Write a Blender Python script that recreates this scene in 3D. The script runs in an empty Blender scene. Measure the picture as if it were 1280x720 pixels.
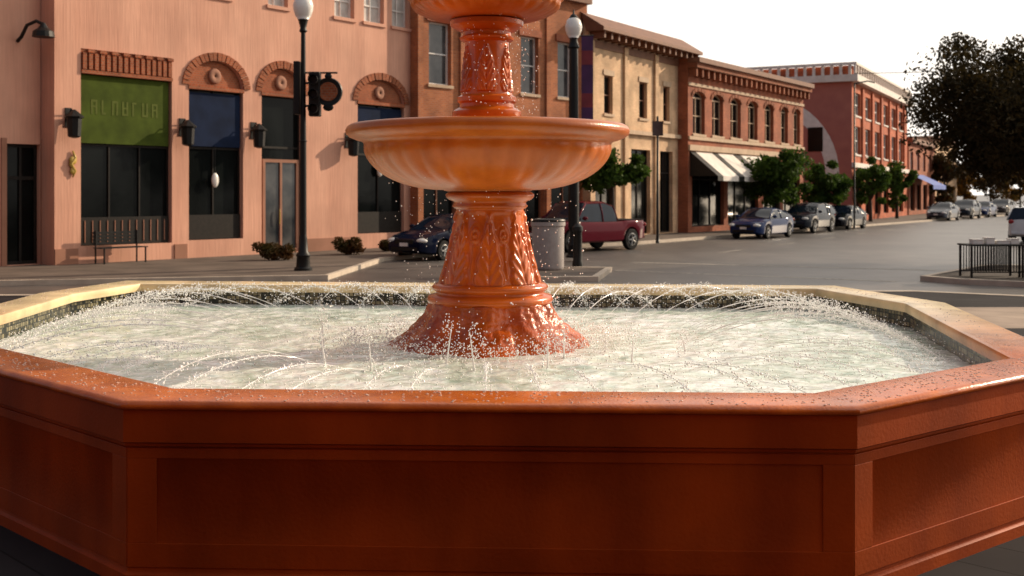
import bpy, math, random
import numpy as np
from mathutils import Vector, Matrix, noise
random.seed(7); rng=np.random.default_rng(7)
S=bpy.context.scene; C=S.collection
F=1400.0; HZ=243.0; CH=2.0; PI=math.pi; ROADZ=-0.12; PZ=-0.108
def G(px,py,z=0.0):
    d=F*(CH-z)/(py-HZ); return ((px-640)/F*d, d)
# ---------------------------------------------------------------- mesh helper
class MB:
    def __init__(s): s.v=[]; s.f=[]; s.m=[]
    def add(s,vs,fs,m=0):
        o=len(s.v); s.v+= [tuple(p) for p in vs]; s.f+=[tuple(i+o for i in f) for f in fs]; s.m+=[m]*len(fs)
    def box(s,x0,x1,y0,y1,z0,z1,m=0):
        s.add([(x0,y0,z0),(x1,y0,z0),(x1,y1,z0),(x0,y1,z0),(x0,y0,z1),(x1,y0,z1),(x1,y1,z1),(x0,y1,z1)],
              [(0,3,2,1),(4,5,6,7),(0,1,5,4),(1,2,6,5),(2,3,7,6),(3,0,4,7)],m)
    def prism(s,poly,z0,z1,m=0):
        n=len(poly)
        s.add([(p[0],p[1],z0) for p in poly]+[(p[0],p[1],z1) for p in poly],
              [tuple(range(n-1,-1,-1)),tuple(range(n,2*n))]+[(i,(i+1)%n,n+(i+1)%n,n+i) for i in range(n)],m)
    def tube(s,pts,r,n=8,m=0):
        pts=[Vector(p) for p in pts]; k=len(pts)
        rs=r if isinstance(r,(list,tuple)) else [r]*k
        vs=[];fs=[]
        for i,p in enumerate(pts):
            t=(pts[min(i+1,k-1)]-pts[max(i-1,0)]).normalized()
            a=Vector((0,0,1)) if abs(t.z)<.9 else Vector((1,0,0))
            u=t.cross(a).normalized(); w=t.cross(u)
            for j in range(n):
                an=2*PI*j/n; vs.append(p+(u*math.cos(an)+w*math.sin(an))*rs[i])
        for i in range(k-1):
            for j in range(n): fs.append((i*n+j,i*n+(j+1)%n,(i+1)*n+(j+1)%n,(i+1)*n+j))
        fs.append(tuple(range(n-1,-1,-1))); fs.append(tuple(range((k-1)*n,k*n)))
        s.add(vs,fs,m)
    def lathe(s,prof,n=48,c=(0,0,0),mod=None,axis='z',m=0):
        vs=[];fs=[];k=len(prof)
        for i,(r,z) in enumerate(prof):
            for j in range(n):
                a=2*PI*j/n; rr=r if mod is None else mod(a,z,r,i)
                if axis=='z': vs.append((c[0]+rr*math.cos(a),c[1]+rr*math.sin(a),c[2]+z))
                elif axis=='y': vs.append((c[0]+rr*math.cos(a),c[1]+z,c[2]+rr*math.sin(a)))
                else: vs.append((c[0]+z,c[1]+rr*math.cos(a),c[2]+rr*math.sin(a)))
        for i in range(k-1):
            for j in range(n): fs.append((i*n+j,i*n+(j+1)%n,(i+1)*n+(j+1)%n,(i+1)*n+j))
        fs.append(tuple(range(n))); fs.append(tuple(range((k-1)*n,k*n)))
        s.add(vs,fs,m)
    def ell(s,c,r,n=12,k=8,m=0):
        prof=[(max(.001,math.sin(PI*i/k)),-math.cos(PI*i/k)) for i in range(k+1)]
        vs=[];fs=[]
        for (a,z) in prof:
            for j in range(n):
                t=2*PI*j/n; vs.append((c[0]+r[0]*a*math.cos(t),c[1]+r[1]*a*math.sin(t),c[2]+r[2]*z))
        for i in range(k):
            for j in range(n): fs.append((i*n+j,i*n+(j+1)%n,(i+1)*n+(j+1)%n,(i+1)*n+j))
        s.add(vs,fs,m)
    def build(s,name,mats,parent=None,smooth=False,bevel=0):
        me=bpy.data.meshes.new(name); me.from_pydata(s.v,[],s.f)
        if not isinstance(mats,(list,tuple)): mats=[mats]
        for q in mats: me.materials.append(q)
        if len(mats)>1: me.polygons.foreach_set('material_index',s.m)
        me.update()
        if smooth:
            me.polygons.foreach_set('use_smooth',[True]*len(me.polygons))
        o=bpy.data.objects.new(name,me); C.objects.link(o)
        if smooth=='auto':
            try: me.set_sharp_from_angle(angle=math.radians(35))
            except Exception: pass
        if parent is not None: o.parent=parent
        if bevel:
            b=o.modifiers.new('b','BEVEL'); b.width=bevel; b.segments=2; b.limit_method='ANGLE'
        return o
def tag(o,label,cat,group=None,kind=None):
    if label: o['label']=label
    if cat: o['category']=cat
    if group: o['group']=group
    if kind: o['kind']=kind
    return o
def thing(name,label,cat,loc=(0,0,0),rz=0,group=None):
    o=bpy.data.objects.new(name,None); C.objects.link(o); o.empty_display_size=.2
    o.location=loc; o.rotation_euler=(0,0,rz); return tag(o,label,cat,group)
def struct(o): o['kind']='structure'; return o
# ---------------------------------------------------------------- materials
def mat(name,c1,c2=None,rough=.7,scale=4,bump=.2,bscale=None,metal=0,spec=.5,coat=0,streak=False,detail=6,dist=.01,big=None,rib=False,ymix=None,ior=None):
    m=bpy.data.materials.new(name); m.use_nodes=True; nt=m.node_tree; N=nt.nodes; L=nt.links
    b=N['Principled BSDF']; b.inputs['Roughness'].default_value=rough; b.inputs['Metallic'].default_value=metal
    b.inputs['Specular IOR Level'].default_value=spec; b.inputs['Coat Weight'].default_value=coat
    if ior: b.inputs['IOR'].default_value=ior
    if c2 is None: c2=tuple(x*.8 for x in c1)
    tc=N.new('ShaderNodeTexCoord'); nz=N.new('ShaderNodeTexNoise'); nz.inputs['Scale'].default_value=scale; nz.inputs['Detail'].default_value=detail
    if streak:
        mp=N.new('ShaderNodeMapping'); mp.inputs['Scale'].default_value=(1,1,.18); L.new(tc.outputs['Object'],mp.inputs[0]); L.new(mp.outputs[0],nz.inputs['Vector'])
    else: L.new(tc.outputs['Object'],nz.inputs['Vector'])
    cr=N.new('ShaderNodeValToRGB'); cr.color_ramp.elements[0].position=.32; cr.color_ramp.elements[1].position=.68
    cr.color_ramp.elements[0].color=(*c2,1); cr.color_ramp.elements[1].color=(*c1,1)
    L.new(nz.outputs['Fac'],cr.inputs[0]); out=cr.outputs[0]
    if ymix:   # sun glare painted in as a paler colour towards the far side
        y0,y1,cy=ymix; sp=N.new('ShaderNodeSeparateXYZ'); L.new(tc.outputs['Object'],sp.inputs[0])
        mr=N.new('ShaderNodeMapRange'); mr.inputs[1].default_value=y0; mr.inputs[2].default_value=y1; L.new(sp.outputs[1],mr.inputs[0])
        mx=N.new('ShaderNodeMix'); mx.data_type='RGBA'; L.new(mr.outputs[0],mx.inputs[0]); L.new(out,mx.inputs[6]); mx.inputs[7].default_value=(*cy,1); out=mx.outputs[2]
    if big:
        n3=N.new('ShaderNodeTexNoise'); n3.inputs['Scale'].default_value=big[0]; n3.inputs['Detail'].default_value=4
        L.new(tc.outputs['Object'],n3.inputs['Vector'])
        mr=N.new('ShaderNodeMapRange'); mr.inputs[1].default_value=.35; mr.inputs[2].default_value=.65; mr.inputs[3].default_value=big[1]; mr.inputs[4].default_value=1.0
        L.new(n3.outputs['Fac'],mr.inputs[0])
        mx=N.new('ShaderNodeMix'); mx.data_type='RGBA'; mx.blend_type='MULTIPLY'; mx.inputs[0].default_value=1
        L.new(out,mx.inputs[6]); L.new(mr.outputs[0],mx.inputs[7]); out=mx.outputs[2]
    L.new(out,b.inputs['Base Color'])
    if bump:
        n2=N.new('ShaderNodeTexNoise'); n2.inputs['Scale'].default_value=bscale or scale*6; n2.inputs['Detail'].default_value=8
        if rib:
            mp=N.new('ShaderNodeMapping'); mp.inputs['Scale'].default_value=(1,1,.06); L.new(tc.outputs['Object'],mp.inputs[0]); L.new(mp.outputs[0],n2.inputs['Vector'])
            r2=N.new('ShaderNodeMapRange'); r2.inputs[1].default_value=.3; r2.inputs[2].default_value=.7; r2.inputs[3].default_value=.90; r2.inputs[4].default_value=1.04; L.new(n2.outputs['Fac'],r2.inputs[0])
            mx=N.new('ShaderNodeMix'); mx.data_type='RGBA'; mx.blend_type='MULTIPLY'; mx.inputs[0].default_value=1
            L.new(out,mx.inputs[6]); L.new(r2.outputs[0],mx.inputs[7]); L.new(mx.outputs[2],b.inputs['Base Color'])
        else: L.new(tc.outputs['Object'],n2.inputs['Vector'])
        bp=N.new('ShaderNodeBump'); bp.inputs['Strength'].default_value=bump; bp.inputs['Distance'].default_value=dist
        L.new(n2.outputs['Fac'],bp.inputs['Height']); L.new(bp.outputs[0],b.inputs['Normal'])
    return m
def brick(name,c1,c2,mortar,bw=.22,bh=.075,ms=.012,rough=.85,uv=False,offset=.5,bias=0,spec=.3):
    m=bpy.data.materials.new(name); m.use_nodes=True; nt=m.node_tree; N=nt.nodes; L=nt.links
    b=N['Principled BSDF']; b.inputs['Roughness'].default_value=rough; b.inputs['Specular IOR Level'].default_value=spec
    tc=N.new('ShaderNodeTexCoord')
    if uv: vec=tc.outputs['UV']
    else:
        sp=N.new('ShaderNodeSeparateXYZ'); L.new(tc.outputs['Object'],sp.inputs[0])
        ad=N.new('ShaderNodeMath'); L.new(sp.outputs[0],ad.inputs[0]); L.new(sp.outputs[1],ad.inputs[1])
        cb=N.new('ShaderNodeCombineXYZ'); L.new(ad.outputs[0],cb.inputs[0]); L.new(sp.outputs[2],cb.inputs[1]); vec=cb.outputs[0]
    bt=N.new('ShaderNodeTexBrick'); bt.offset=offset; bt.inputs['Scale'].default_value=1; bt.inputs['Brick Width'].default_value=bw; bt.inputs['Row Height'].default_value=bh
    bt.inputs['Mortar Size'].default_value=ms; bt.inputs['Bias'].default_value=bias
    bt.inputs['Color1'].default_value=(*c1,1); bt.inputs['Color2'].default_value=(*c2,1); bt.inputs['Mortar'].default_value=(*mortar,1)
    L.new(vec,bt.inputs['Vector'])
    nz=N.new('ShaderNodeTexNoise'); nz.inputs['Scale'].default_value=.9; nz.inputs['Detail'].default_value=7; L.new(tc.outputs['Object'],nz.inputs['Vector'])
    mr=N.new('ShaderNodeMapRange'); mr.inputs[1].default_value=.3; mr.inputs[2].default_value=.7; mr.inputs[3].default_value=.6; mr.inputs[4].default_value=1.15; L.new(nz.outputs['Fac'],mr.inputs[0])
    mx=N.new('ShaderNodeMix'); mx.data_type='RGBA'; mx.blend_type='MULTIPLY'; mx.inputs[0].default_value=1
    L.new(bt.outputs['Color'],mx.inputs[6]); L.new(mr.outputs[0],mx.inputs[7]); L.new(mx.outputs[2],b.inputs['Base Color'])
    bp=N.new('ShaderNodeBump'); bp.invert=True; bp.inputs['Strength'].default_value=.5; bp.inputs['Distance'].default_value=.01
    L.new(bt.outputs['Fac'],bp.inputs['Height']); L.new(bp.outputs[0],b.inputs['Normal'])
    return m
def leafmat(name,c1,c2,tr=.35):
    m=bpy.data.materials.new(name); m.use_nodes=True; nt=m.node_tree; N=nt.nodes; L=nt.links
    b=N['Principled BSDF']; b.inputs['Roughness'].default_value=.7; b.inputs['Specular IOR Level'].default_value=.12
    tc=N.new('ShaderNodeTexCoord'); nz=N.new('ShaderNodeTexNoise'); nz.inputs['Scale'].default_value=2.2; nz.inputs['Detail'].default_value=5
    L.new(tc.outputs['Object'],nz.inputs['Vector'])
    cr=N.new('ShaderNodeValToRGB'); cr.color_ramp.elements[0].position=.35; cr.color_ramp.elements[1].position=.65
    cr.color_ramp.elements[0].color=(*c2,1); cr.color_ramp.elements[1].color=(*c1,1); L.new(nz.outputs['Fac'],cr.inputs[0]); L.new(cr.outputs[0],b.inputs['Base Color'])
    t=N.new('ShaderNodeBsdfTranslucent'); L.new(cr.outputs[0],t.inputs[0]); mx=N.new('ShaderNodeMixShader'); mx.inputs[0].default_value=tr
    L.new(b.outputs[0],mx.inputs[1]); L.new(t.outputs[0],mx.inputs[2]); L.new(mx.outputs[0],N['Material Output'].inputs[0])
    return m
M={}
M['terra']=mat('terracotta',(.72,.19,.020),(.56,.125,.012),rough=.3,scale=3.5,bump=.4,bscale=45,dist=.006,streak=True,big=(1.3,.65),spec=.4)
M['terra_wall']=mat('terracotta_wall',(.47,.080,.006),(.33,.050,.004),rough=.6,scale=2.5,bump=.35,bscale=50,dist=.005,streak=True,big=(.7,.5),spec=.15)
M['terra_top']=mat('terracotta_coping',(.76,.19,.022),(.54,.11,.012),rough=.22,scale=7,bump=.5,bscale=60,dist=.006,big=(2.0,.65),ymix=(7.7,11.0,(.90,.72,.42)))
M['terra_wet']=mat('terracotta_rough_wet',(.68,.14,.013),(.42,.065,.007),rough=.2,scale=5,bump=.7,bscale=24,dist=.018,spec=.5,big=(2,.6))
M['terra_carved']=mat('terracotta_carved',(.73,.165,.014),(.55,.105,.009),rough=.22,scale=4,bump=.3,bscale=40,dist=.006,spec=.5,big=(2.5,.65))
M['stucco']=mat('stucco',(.74,.395,.275),(.63,.315,.215),rough=.85,scale=1.3,bump=.5,bscale=14,streak=True,big=(.45,.8),rib=True,dist=.02)
M['stucco_dark']=mat('stucco_dark',(.36,.17,.11),(.28,.13,.08),rough=.85,scale=1.1,bump=.2,bscale=30)
M['brick_o']=brick('orange_brick',(.52,.17,.06),(.38,.11,.04),(.40,.20,.12))
M['brick_t']=brick('tan_brick',(.82,.55,.32),(.72,.45,.26),(.6,.42,.28))
M['brick_r']=brick('red_brick',(.46,.13,.055),(.33,.08,.04),(.32,.15,.09))
M['brick_m']=brick('scarlet_brick',(.62,.15,.05),(.50,.11,.04),(.4,.15,.1))
M['pinkside']=mat('pink_render',(.42,.15,.11),(.35,.115,.09),rough=.85,scale=1,bump=.1,bscale=20)
M['brick_arch']=brick('arch_brick',(.40,.10,.035),(.26,.06,.022),(.3,.14,.08),bw=.12,bh=.07)
M['trim_br']=mat('brown_trim',(.22,.09,.045),(.15,.06,.03),rough=.7,scale=3,bump=.1)
M['trim_w']=mat('pale_trim',(.74,.69,.63),(.62,.56,.5),rough=.7,scale=3,bump=.1)
M['stone']=mat('cut_stone',(.56,.40,.27),(.44,.31,.2),rough=.8,scale=4,bump=.2)
M['white']=mat('white_paint',(.8,.78,.74),(.7,.68,.64),rough=.5,scale=4,bump=.05)
M['black']=mat('black_metal',(.010,.010,.010),(.006,.006,.006),rough=.45,scale=9,bump=.1,spec=.25)
M['darkframe']=mat('dark_frame',(.018,.014,.011),(.010,.008,.007),rough=.6,scale=9,bump=.05,spec=.2)
M['glass']=mat('shop_glass',(.008,.010,.010),(.003,.004,.004),rough=.1,scale=.8,bump=.12,bscale=1.5,dist=.03,spec=.10)
M['glass2']=mat('upper_glass',(.10,.10,.10),(.03,.035,.04),rough=.1,scale=1.5,bump=.08,bscale=2,dist=.02,spec=.5)
M['blind']=mat('pale_blind',(.62,.60,.56),(.4,.38,.35),rough=.5,scale=2,bump=0)
M['green']=mat('green_panel',(.070,.100,.015),(.042,.060,.010),rough=.85,scale=2,bump=.1,spec=.1)
M['bluegreen']=mat('slate_panel',(.012,.022,.055),(.008,.014,.034),rough=.85,scale=2,bump=.1,spec=.1)
M['olive']=mat('faded_olive_lettering',(.105,.130,.030),(.085,.105,.024),rough=.8,scale=5,bump=0,spec=.1)
M['gold']=mat('gold_paint',(.50,.34,.06),(.36,.24,.04),rough=.4,scale=5,bump=.1)
M['asphalt']=mat('asphalt',(.135,.118,.106),(.078,.068,.062),rough=.42,scale=.9,bump=.35,bscale=60,dist=.01,big=(.11,.5),spec=.55)
M['pave']=brick('paving',(.36,.275,.21),(.30,.225,.175),(.13,.1,.08),bw=1.2,bh=1.2,ms=.012,offset=0)
M['plaza']=brick('plaza_slabs',(.034,.031,.033),(.024,.022,.024),(.012,.011,.011),bw=.6,bh=.6,ms=.01,offset=0,spec=.08)
M['kerb']=mat('kerb_stone',(.52,.44,.35),(.40,.33,.26),rough=.8,scale=3,bump=.2)
M['soil']=mat('planting_soil',(.04,.028,.02),(.025,.017,.012),rough=.95,scale=9,bump=.6,bscale=30,dist=.03)
M['paint']=mat('road_paint',(.42,.38,.32),(.18,.16,.14),rough=.7,scale=7,bump=.05)
M['bark']=mat('bark',(.07,.045,.03),(.035,.025,.018),rough=.9,scale=9,bump=.6,bscale=25,dist=.03)
M['leaf']=leafmat('leaf_green',(.080,.14,.02),(.024,.048,.008))
M['leaf_d']=leafmat('leaf_dark',(.060,.040,.012),(.022,.018,.007),.25)
M['leaf_g']=leafmat('leaf_gold',(.38,.20,.04),(.15,.09,.02),.4)
M['leaf_r']=leafmat('leaf_rust',(.10,.045,.015),(.035,.035,.01),.3)
M['tyre']=mat('tyre_rubber',(.015,.015,.015),(.01,.01,.01),rough=.85,scale=9,bump=.1,spec=.2)
M['rim']=mat('wheel_rim',(.30,.30,.30),(.2,.2,.2),rough=.35,metal=.8,scale=5,bump=0)
M['carglass']=mat('car_glass',(.012,.02,.035),(.007,.012,.022),rough=.04,scale=2,bump=0,spec=.5,ior=1.35)
M['lampglass']=mat('headlight_lens',(.75,.75,.72),(.6,.6,.58),rough=.1,scale=9,bump=.1,spec=.8)
M['red']=mat('tail_lens',(.35,.01,.01),(.25,.01,.01),rough=.2,scale=9,bump=0)
M['globe']=mat('milk_glass_globe',(.82,.8,.75),(.75,.72,.68),rough=.2,scale=3,bump=0)
M['bin']=mat('bin_concrete',(.40,.36,.34),(.33,.29,.27),rough=.7,scale=7,bump=.2)
M['banner']=mat('purple_banner',(.08,.02,.09),(.05,.015,.06),rough=.8,scale=3,bump=.1)
M['bannerred']=mat('red_banner',(.22,.03,.04),(.15,.02,.03),rough=.8,scale=3,bump=.1)
M['blue']=mat('blue_awning',(.05,.12,.45),(.04,.09,.33),rough=.7,scale=3,bump=.1)
M['amber']=mat('amber_lens',(.5,.18,.02),(.4,.12,.02),rough=.3,scale=8,bump=0)
for n,c in dict(navy=(.003,.006,.022),maroon=(.10,.003,.012),black=(.004,.005,.009),silver=(.10,.11,.13),white=(.7,.7,.7),grey=(.012,.016,.025),blue=(.01,.025,.09),beige=(.06,.05,.045)).items():
    M['car_'+n]=mat('car_paint_'+n,c,tuple(x*.93 for x in c),rough=.14,scale=3,bump=0,coat=0,spec=.35,ior=1.3)
M['mosaic']=brick('mosaic_tile',(.34,.30,.18),(.006,.010,.009),(.010,.010,.008),bw=.055,bh=.05,ms=.006,rough=.22,uv=True,offset=0,bias=.05,spec=.4)
def watermat():
    m=bpy.data.materials.new('fountain_water'); m.use_nodes=True; nt=m.node_tree; N=nt.nodes; L=nt.links
    b=N['Principled BSDF']; b.inputs['IOR'].default_value=1.33; b.inputs['Specular IOR Level'].default_value=1
    tc=N.new('ShaderNodeTexCoord')
    n1=N.new('ShaderNodeTexNoise'); n1.inputs['Scale'].default_value=4.2; n1.inputs['Detail'].default_value=8; n1.inputs['Roughness'].default_value=.62; n1.inputs['Distortion'].default_value=.9
    L.new(tc.outputs['Object'],n1.inputs['Vector'])
    n0=N.new('ShaderNodeTexNoise'); n0.inputs['Scale'].default_value=.9; n0.inputs['Detail'].default_value=4; L.new(tc.outputs['Object'],n0.inputs['Vector'])
    av=N.new('ShaderNodeMix'); av.inputs[0].default_value=.4; L.new(n1.outputs['Fac'],av.inputs[2]); L.new(n0.outputs['Fac'],av.inputs[3])
    cr=N.new('ShaderNodeValToRGB'); e=cr.color_ramp.elements
    e[0].position=.36; e[0].color=(.34,.46,.36,1); e[1].position=.58; e[1].color=(.97,.99,.96,1)
    q=e.new(.46); q.color=(.68,.79,.69,1)
    L.new(av.outputs[0],cr.inputs[0]); L.new(cr.outputs[0],b.inputs['Base Color'])
    b.inputs['Roughness'].default_value=.08
    n2=N.new('ShaderNodeTexNoise'); n2.inputs['Scale'].default_value=9; n2.inputs['Detail'].default_value=4; L.new(tc.outputs['Object'],n2.inputs['Vector'])
    bp=N.new('ShaderNodeBump'); bp.inputs['Strength'].default_value=.7; bp.inputs['Distance'].default_value=.03
    L.new(n2.outputs['Fac'],bp.inputs['Height']); L.new(bp.outputs[0],b.inputs['Normal'])
    return m
M['water']=watermat()
M['drop']=mat('water_drops',(.98,.98,.97),(.95,.95,.94),rough=.12,scale=3,bump=0,spec=1)
# ---------------------------------------------------------------- setting
SUN=Vector((.86,.53,0)).normalized(); EL=math.radians(23)
g=MB(); R=3000
g.add([(-R,-300,ROADZ),(R,-300,ROADZ),(R,R,ROADZ),(-R,R,ROADZ)],[(0,1,2,3)])
struct(g.build('road',M['asphalt']))
kp=[G(-400,358),G(410,344),G(480,322),G(560,314.5),G(800,302),G(1140,276.5),G(1290,266)]
def offs(line,d):
    out=[]
    for i,p in enumerate(line):
        a=line[max(i-1,0)]; b=line[min(i+1,len(line)-1)]
        t=Vector((b[0]-a[0],b[1]-a[1])).normalized(); out.append((p[0]+t.y*d,p[1]-t.x*d))
    return out
k_in=offs(kp,-.16)
g=MB(); g.prism(k_in+[(kp[-1][0]-60,kp[-1][1]+40),(-70,160),(-70,kp[0][1])],-.3,0.0); struct(g.build('sidewalk',M['pave']))
g=MB()
for i in range(len(kp)-1): g.prism([kp[i],kp[i+1],k_in[i+1],k_in[i]],-.3,.006)
struct(g.build('kerb',M['kerb']))
# plaza, flush with the road behind a low pale edging
pe=[G(-500,364),G(1140,357),G(1500,372)]
pin=offs(pe,.25)
g=MB(); g.prism([(-40,-12),(40,-12),(40,pin[-1][1])]+pin[::-1]+[(-40,pin[0][1])],-.3,PZ); struct(g.build('plaza_paving',M['plaza']))
g=MB()
for i in range(len(pe)-1): g.prism([pe[i],pin[i],pin[i+1],pe[i+1]][::-1],-.3,PZ+.006)
struct(g.build('kerb',M['kerb']))
g=MB(); g.add([(-30,17.6,PZ+.004),(30,17.6,PZ+.004),(30,20.9,PZ+.004),(-30,20.9,PZ+.004)],[(0,1,2,3)]); struct(g.build('plaza_walk',M['pave']))
def island(pts,inner,name):
    c=Vector((sum(p[0] for p in pts)/len(pts),sum(p[1] for p in pts)/len(pts)))
    q=[tuple(c+(Vector(p)-c)*(1-.25/max(.3,(Vector(p)-c).length))) for p in pts]
    g=MB(); g.prism(q,-.3,0.0); struct(g.build(name,inner))
    g=MB(); n=len(pts)
    for i in range(n): g.prism([pts[i],pts[(i+1)%n],q[(i+1)%n],q[i]],-.3,.006)
    struct(g.build('kerb',M['kerb']))
island([G(590,347),G(748,346),G(765,334),G(610,332)],M['pave'],'traffic_island')
island([G(1150,345),G(1200,349),G(1500,362),G(1500,330),G(1225,331)],M['soil'],'planting_bed')
g=MB()
def strip(a,b,w):
    a=Vector(a);b=Vector(b);t=(b-a).normalized();n=Vector((t.y,-t.x))*w/2
    g.add([(*(a+n),ROADZ+.004),(*(b+n),ROADZ+.004),(*(b-n),ROADZ+.004),(*(a-n),ROADZ+.004)],[(0,1,2,3)])
strip(G(770,338,ROADZ),G(1120,352,ROADZ),.25); strip(G(790,328,ROADZ),G(1170,338,ROADZ),.25)
for i in range(14):
    a=Vector(G(900,316,ROADZ)); b=Vector(G(1270,266,ROADZ)); p=a+(b-a)*(i/14); q=p+(b-a).normalized()*2.5; strip(p,q,.12)
struct(g.build('road_marking',M['paint']))
# ---------------------------------------------------------------- fountain
A_=[(-1.93,6.33),(1.68,6.18),(3.42,7.55),(4.05,11.4),(3.62,13.2),(-4.65,13.95),(-4.93,12.5),(-4.62,8.9)]
def offpoly(P,d):
    n=len(P); out=[]
    for i in range(n):
        a=Vector(P[i-1]);p=Vector(P[i]);b=Vector(P[(i+1)%n])
        t1=(p-a).normalized();t2=(b-p).normalized(); n1=Vector((t1.y,-t1.x)); n2=Vector((t2.y,-t2.x))
        m=(n1+n2).normalized(); out.append(tuple(p+m*(d/max(.3,m.dot(n1)))))
    return out
def sweep(P,prof,closed=False):
    g=MB(); n=len(P); k=len(prof)
    rings=[offpoly(P,o) for o,z in prof]; vs=[(r[0],r[1],prof[i][1]) for i,R_ in enumerate(rings) for r in R_]
    fs=[]
    for i in range(k if closed else k-1):
        i2=(i+1)%k
        for j in range(n): fs.append((i*n+j,i*n+(j+1)%n,i2*n+(j+1)%n,i2*n+j))
    g.add(vs,fs); return g
CX,CY=-.20,10.2
ft=thing('fountain','large tiered terracotta fountain with octagonal basin in the foreground plaza','fountain',(0,0,0))
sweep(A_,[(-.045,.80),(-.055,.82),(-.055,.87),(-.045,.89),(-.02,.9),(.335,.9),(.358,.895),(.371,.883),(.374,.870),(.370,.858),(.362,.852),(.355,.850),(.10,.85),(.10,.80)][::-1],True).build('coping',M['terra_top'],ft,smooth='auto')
sweep(A_,[(.335,-.16),(.335,-.04),(.325,-.03),(.322,-.02),(.322,.640),(.327,.648),(.337,.652),(.34,.66),(.34,.668),(.352,.676),(.352,.855)]).build('basin_wall',M['terra_wall'],ft,smooth='auto')
ow=offpoly(A_,.322)
for i in range(8):
    a=Vector(ow[i]);b=Vector(ow[(i+1)%8]);L_=(b-a).length;t=(b-a).normalized();n=Vector((t.y,-t.x))
    g=MB()
    def bar(s0,s1,z0,z1,pr):
        q=[a+t*s0,a+t*s1,a+t*s1+n*pr,a+t*s0+n*pr]; g.prism([tuple(x) for x in q][::-1],z0,z1)
    s0,s1=.0,L_; w_=.16
    bar(s0,s0+w_,.13,.585,.006); bar(s1-w_,s1,.13,.585,.006); bar(s0,s1,.0,.13,.0065); bar(s0,s1,.585,.64,.0065)
    g.build('panel_moulding',M['terra_wall'],ft,bevel=.004)
me=bpy.data.meshes.new('basin_lining'); vs=[];fs=[];uvs=[];u=0
for i in range(8):
    a=A_[i];b=A_[(i+1)%8];L_=math.dist(a,b)
    o=len(vs); vs+=[(*a,.3),(*b,.3),(*b,.82),(*a,.82)]; fs.append((o+3,o+2,o+1,o)); uvs+=[(u,.82),(u+L_,.82),(u+L_,.3),(u,.3)]; u+=L_
me.from_pydata(vs,[],fs); me.materials.append(M['mosaic']); uvl=me.uv_layers.new(name='UVMap')
uvl.data.foreach_set('uv',[c for p in uvs for c in p]); o=bpy.data.objects.new('basin_lining',me); C.objects.link(o); o.parent=ft
def fb(x,y,z,s): return noise.noise(Vector((x*s,y*s,z*s)))
def modfoot(a,z,r,i):
    l=1+.08*abs(math.cos(4*a+.3))-.04
    x,y=math.cos(a)*r,math.sin(a)*r
    return r*l*(1+.03*fb(x,y,z,6)+.025*fb(x,y,z,14)+.02*fb(x,y,z,30))
prof=[]
for i in range(46):
    t=i/45; z=.45+t*.58; zz=min(1,max(0,(z-.62)/.40)); r=.55+.38*(1-zz)**1.7; prof.append((min(r,.93),z))
g=MB(); g.lathe(prof,260,(CX,CY,0),modfoot); g.build('foot',M['terra_wet'],ft,smooth=True)
def sst(a,b,x):
    t=max(0,min(1,(x-a)/(b-a))); return t*t*(3-2*t)
def modleaf(a,z,r,i):
    t=(z-1.2)/.65
    if 0<=t<=1 and i>9:
        k=8; ph=(a*k/(2*PI)+.5)%1; x=abs(ph-.5)*2     # x: 0 on the leaf midrib, 1 between leaves
        w=.88*(1-t**2.2)*(.84+.16*abs(math.sin(t*13+.4)))+.02
        leaf=sst(w,w-.22,x)
        rib=.5+.5*math.cos((t*1.5-x*.85+.35*x*x)*24)
        mid=math.exp(-(x/.08)**2)
        # scroll rising in the gap between two leaves
        u=(1-x)*.45; v=(t-.66)*1.25; d=math.hypot(u-.03,v); ang=math.atan2(v,u)
        scr=math.exp(-(d/.15)**2)*(.55+.45*math.cos(d*60-ang*1.0))
        stem=math.exp(-(u/.035)**2)*sst(.62,.5,t)*sst(.05,.2,t)
        curl=math.exp(-((t-.93)/.05)**2)*sst(.35,.1,x)
        nz=.004*noise.noise(Vector((math.cos(a)*6,math.sin(a)*6,z*9)))
        return r+.027*leaf+.007*leaf*rib-.010*mid*leaf+.022*scr*(1-.6*leaf)+.014*stem*(1-leaf)+.020*curl+nz
    return r
prof=[(.50,1.0),(.56,1.02),(.575,1.05),(.56,1.085),(.50,1.10),(.485,1.12),(.52,1.14),(.53,1.165),(.505,1.19),(.46,1.2)]
for i in range(110):
    t=i/109; z=1.205+t*.66; prof.append((.295+.145*(1-t)**1.5+.012*math.exp(-((t-.98)/.05)**2),z))
prof+=[(.325,1.875),(.345,1.895),(.33,1.915),(.33,1.935),(.38,1.955),(.40,1.975),(.405,2.0),(.38,2.02),(.36,2.03)]
g=MB(); g.lathe(prof,384,(CX,CY,0),modleaf); g.build('pedestal',M['terra_carved'],ft,smooth=True)
def modflute(n,amp,z0,z1):
    def f(a,z,r,i):
        if z0<z<z1:
            k=min(1,(z-z0)/.08,(z1-z)/.06); return r+amp*k*(abs(math.sin(a*n/2))**.6-.5)
        return r
    return f
prof=[(.36,2.025),(.40,2.035)]
for i in range(24):
    t=i/23; prof.append((.40+.72*math.sin(t*PI/2)**.85,2.04+.41*max(0,1-math.cos(t*PI/2))**.9))
prof+=[(1.13,2.47),(1.16,2.485),(1.19,2.49),(1.25,2.515),(1.28,2.54),(1.285,2.575),(1.27,2.605),(1.24,2.625),(1.20,2.63),(1.16,2.62),(1.12,2.58),(1.0,2.48),(.7,2.36),(.3,2.33)]
g=MB(); g.lathe(prof,256,(CX-.02,CY,0),modflute(36,.018,2.06,2.45)); g.build('lower_bowl',M['terra'],ft,smooth=True)
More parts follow.
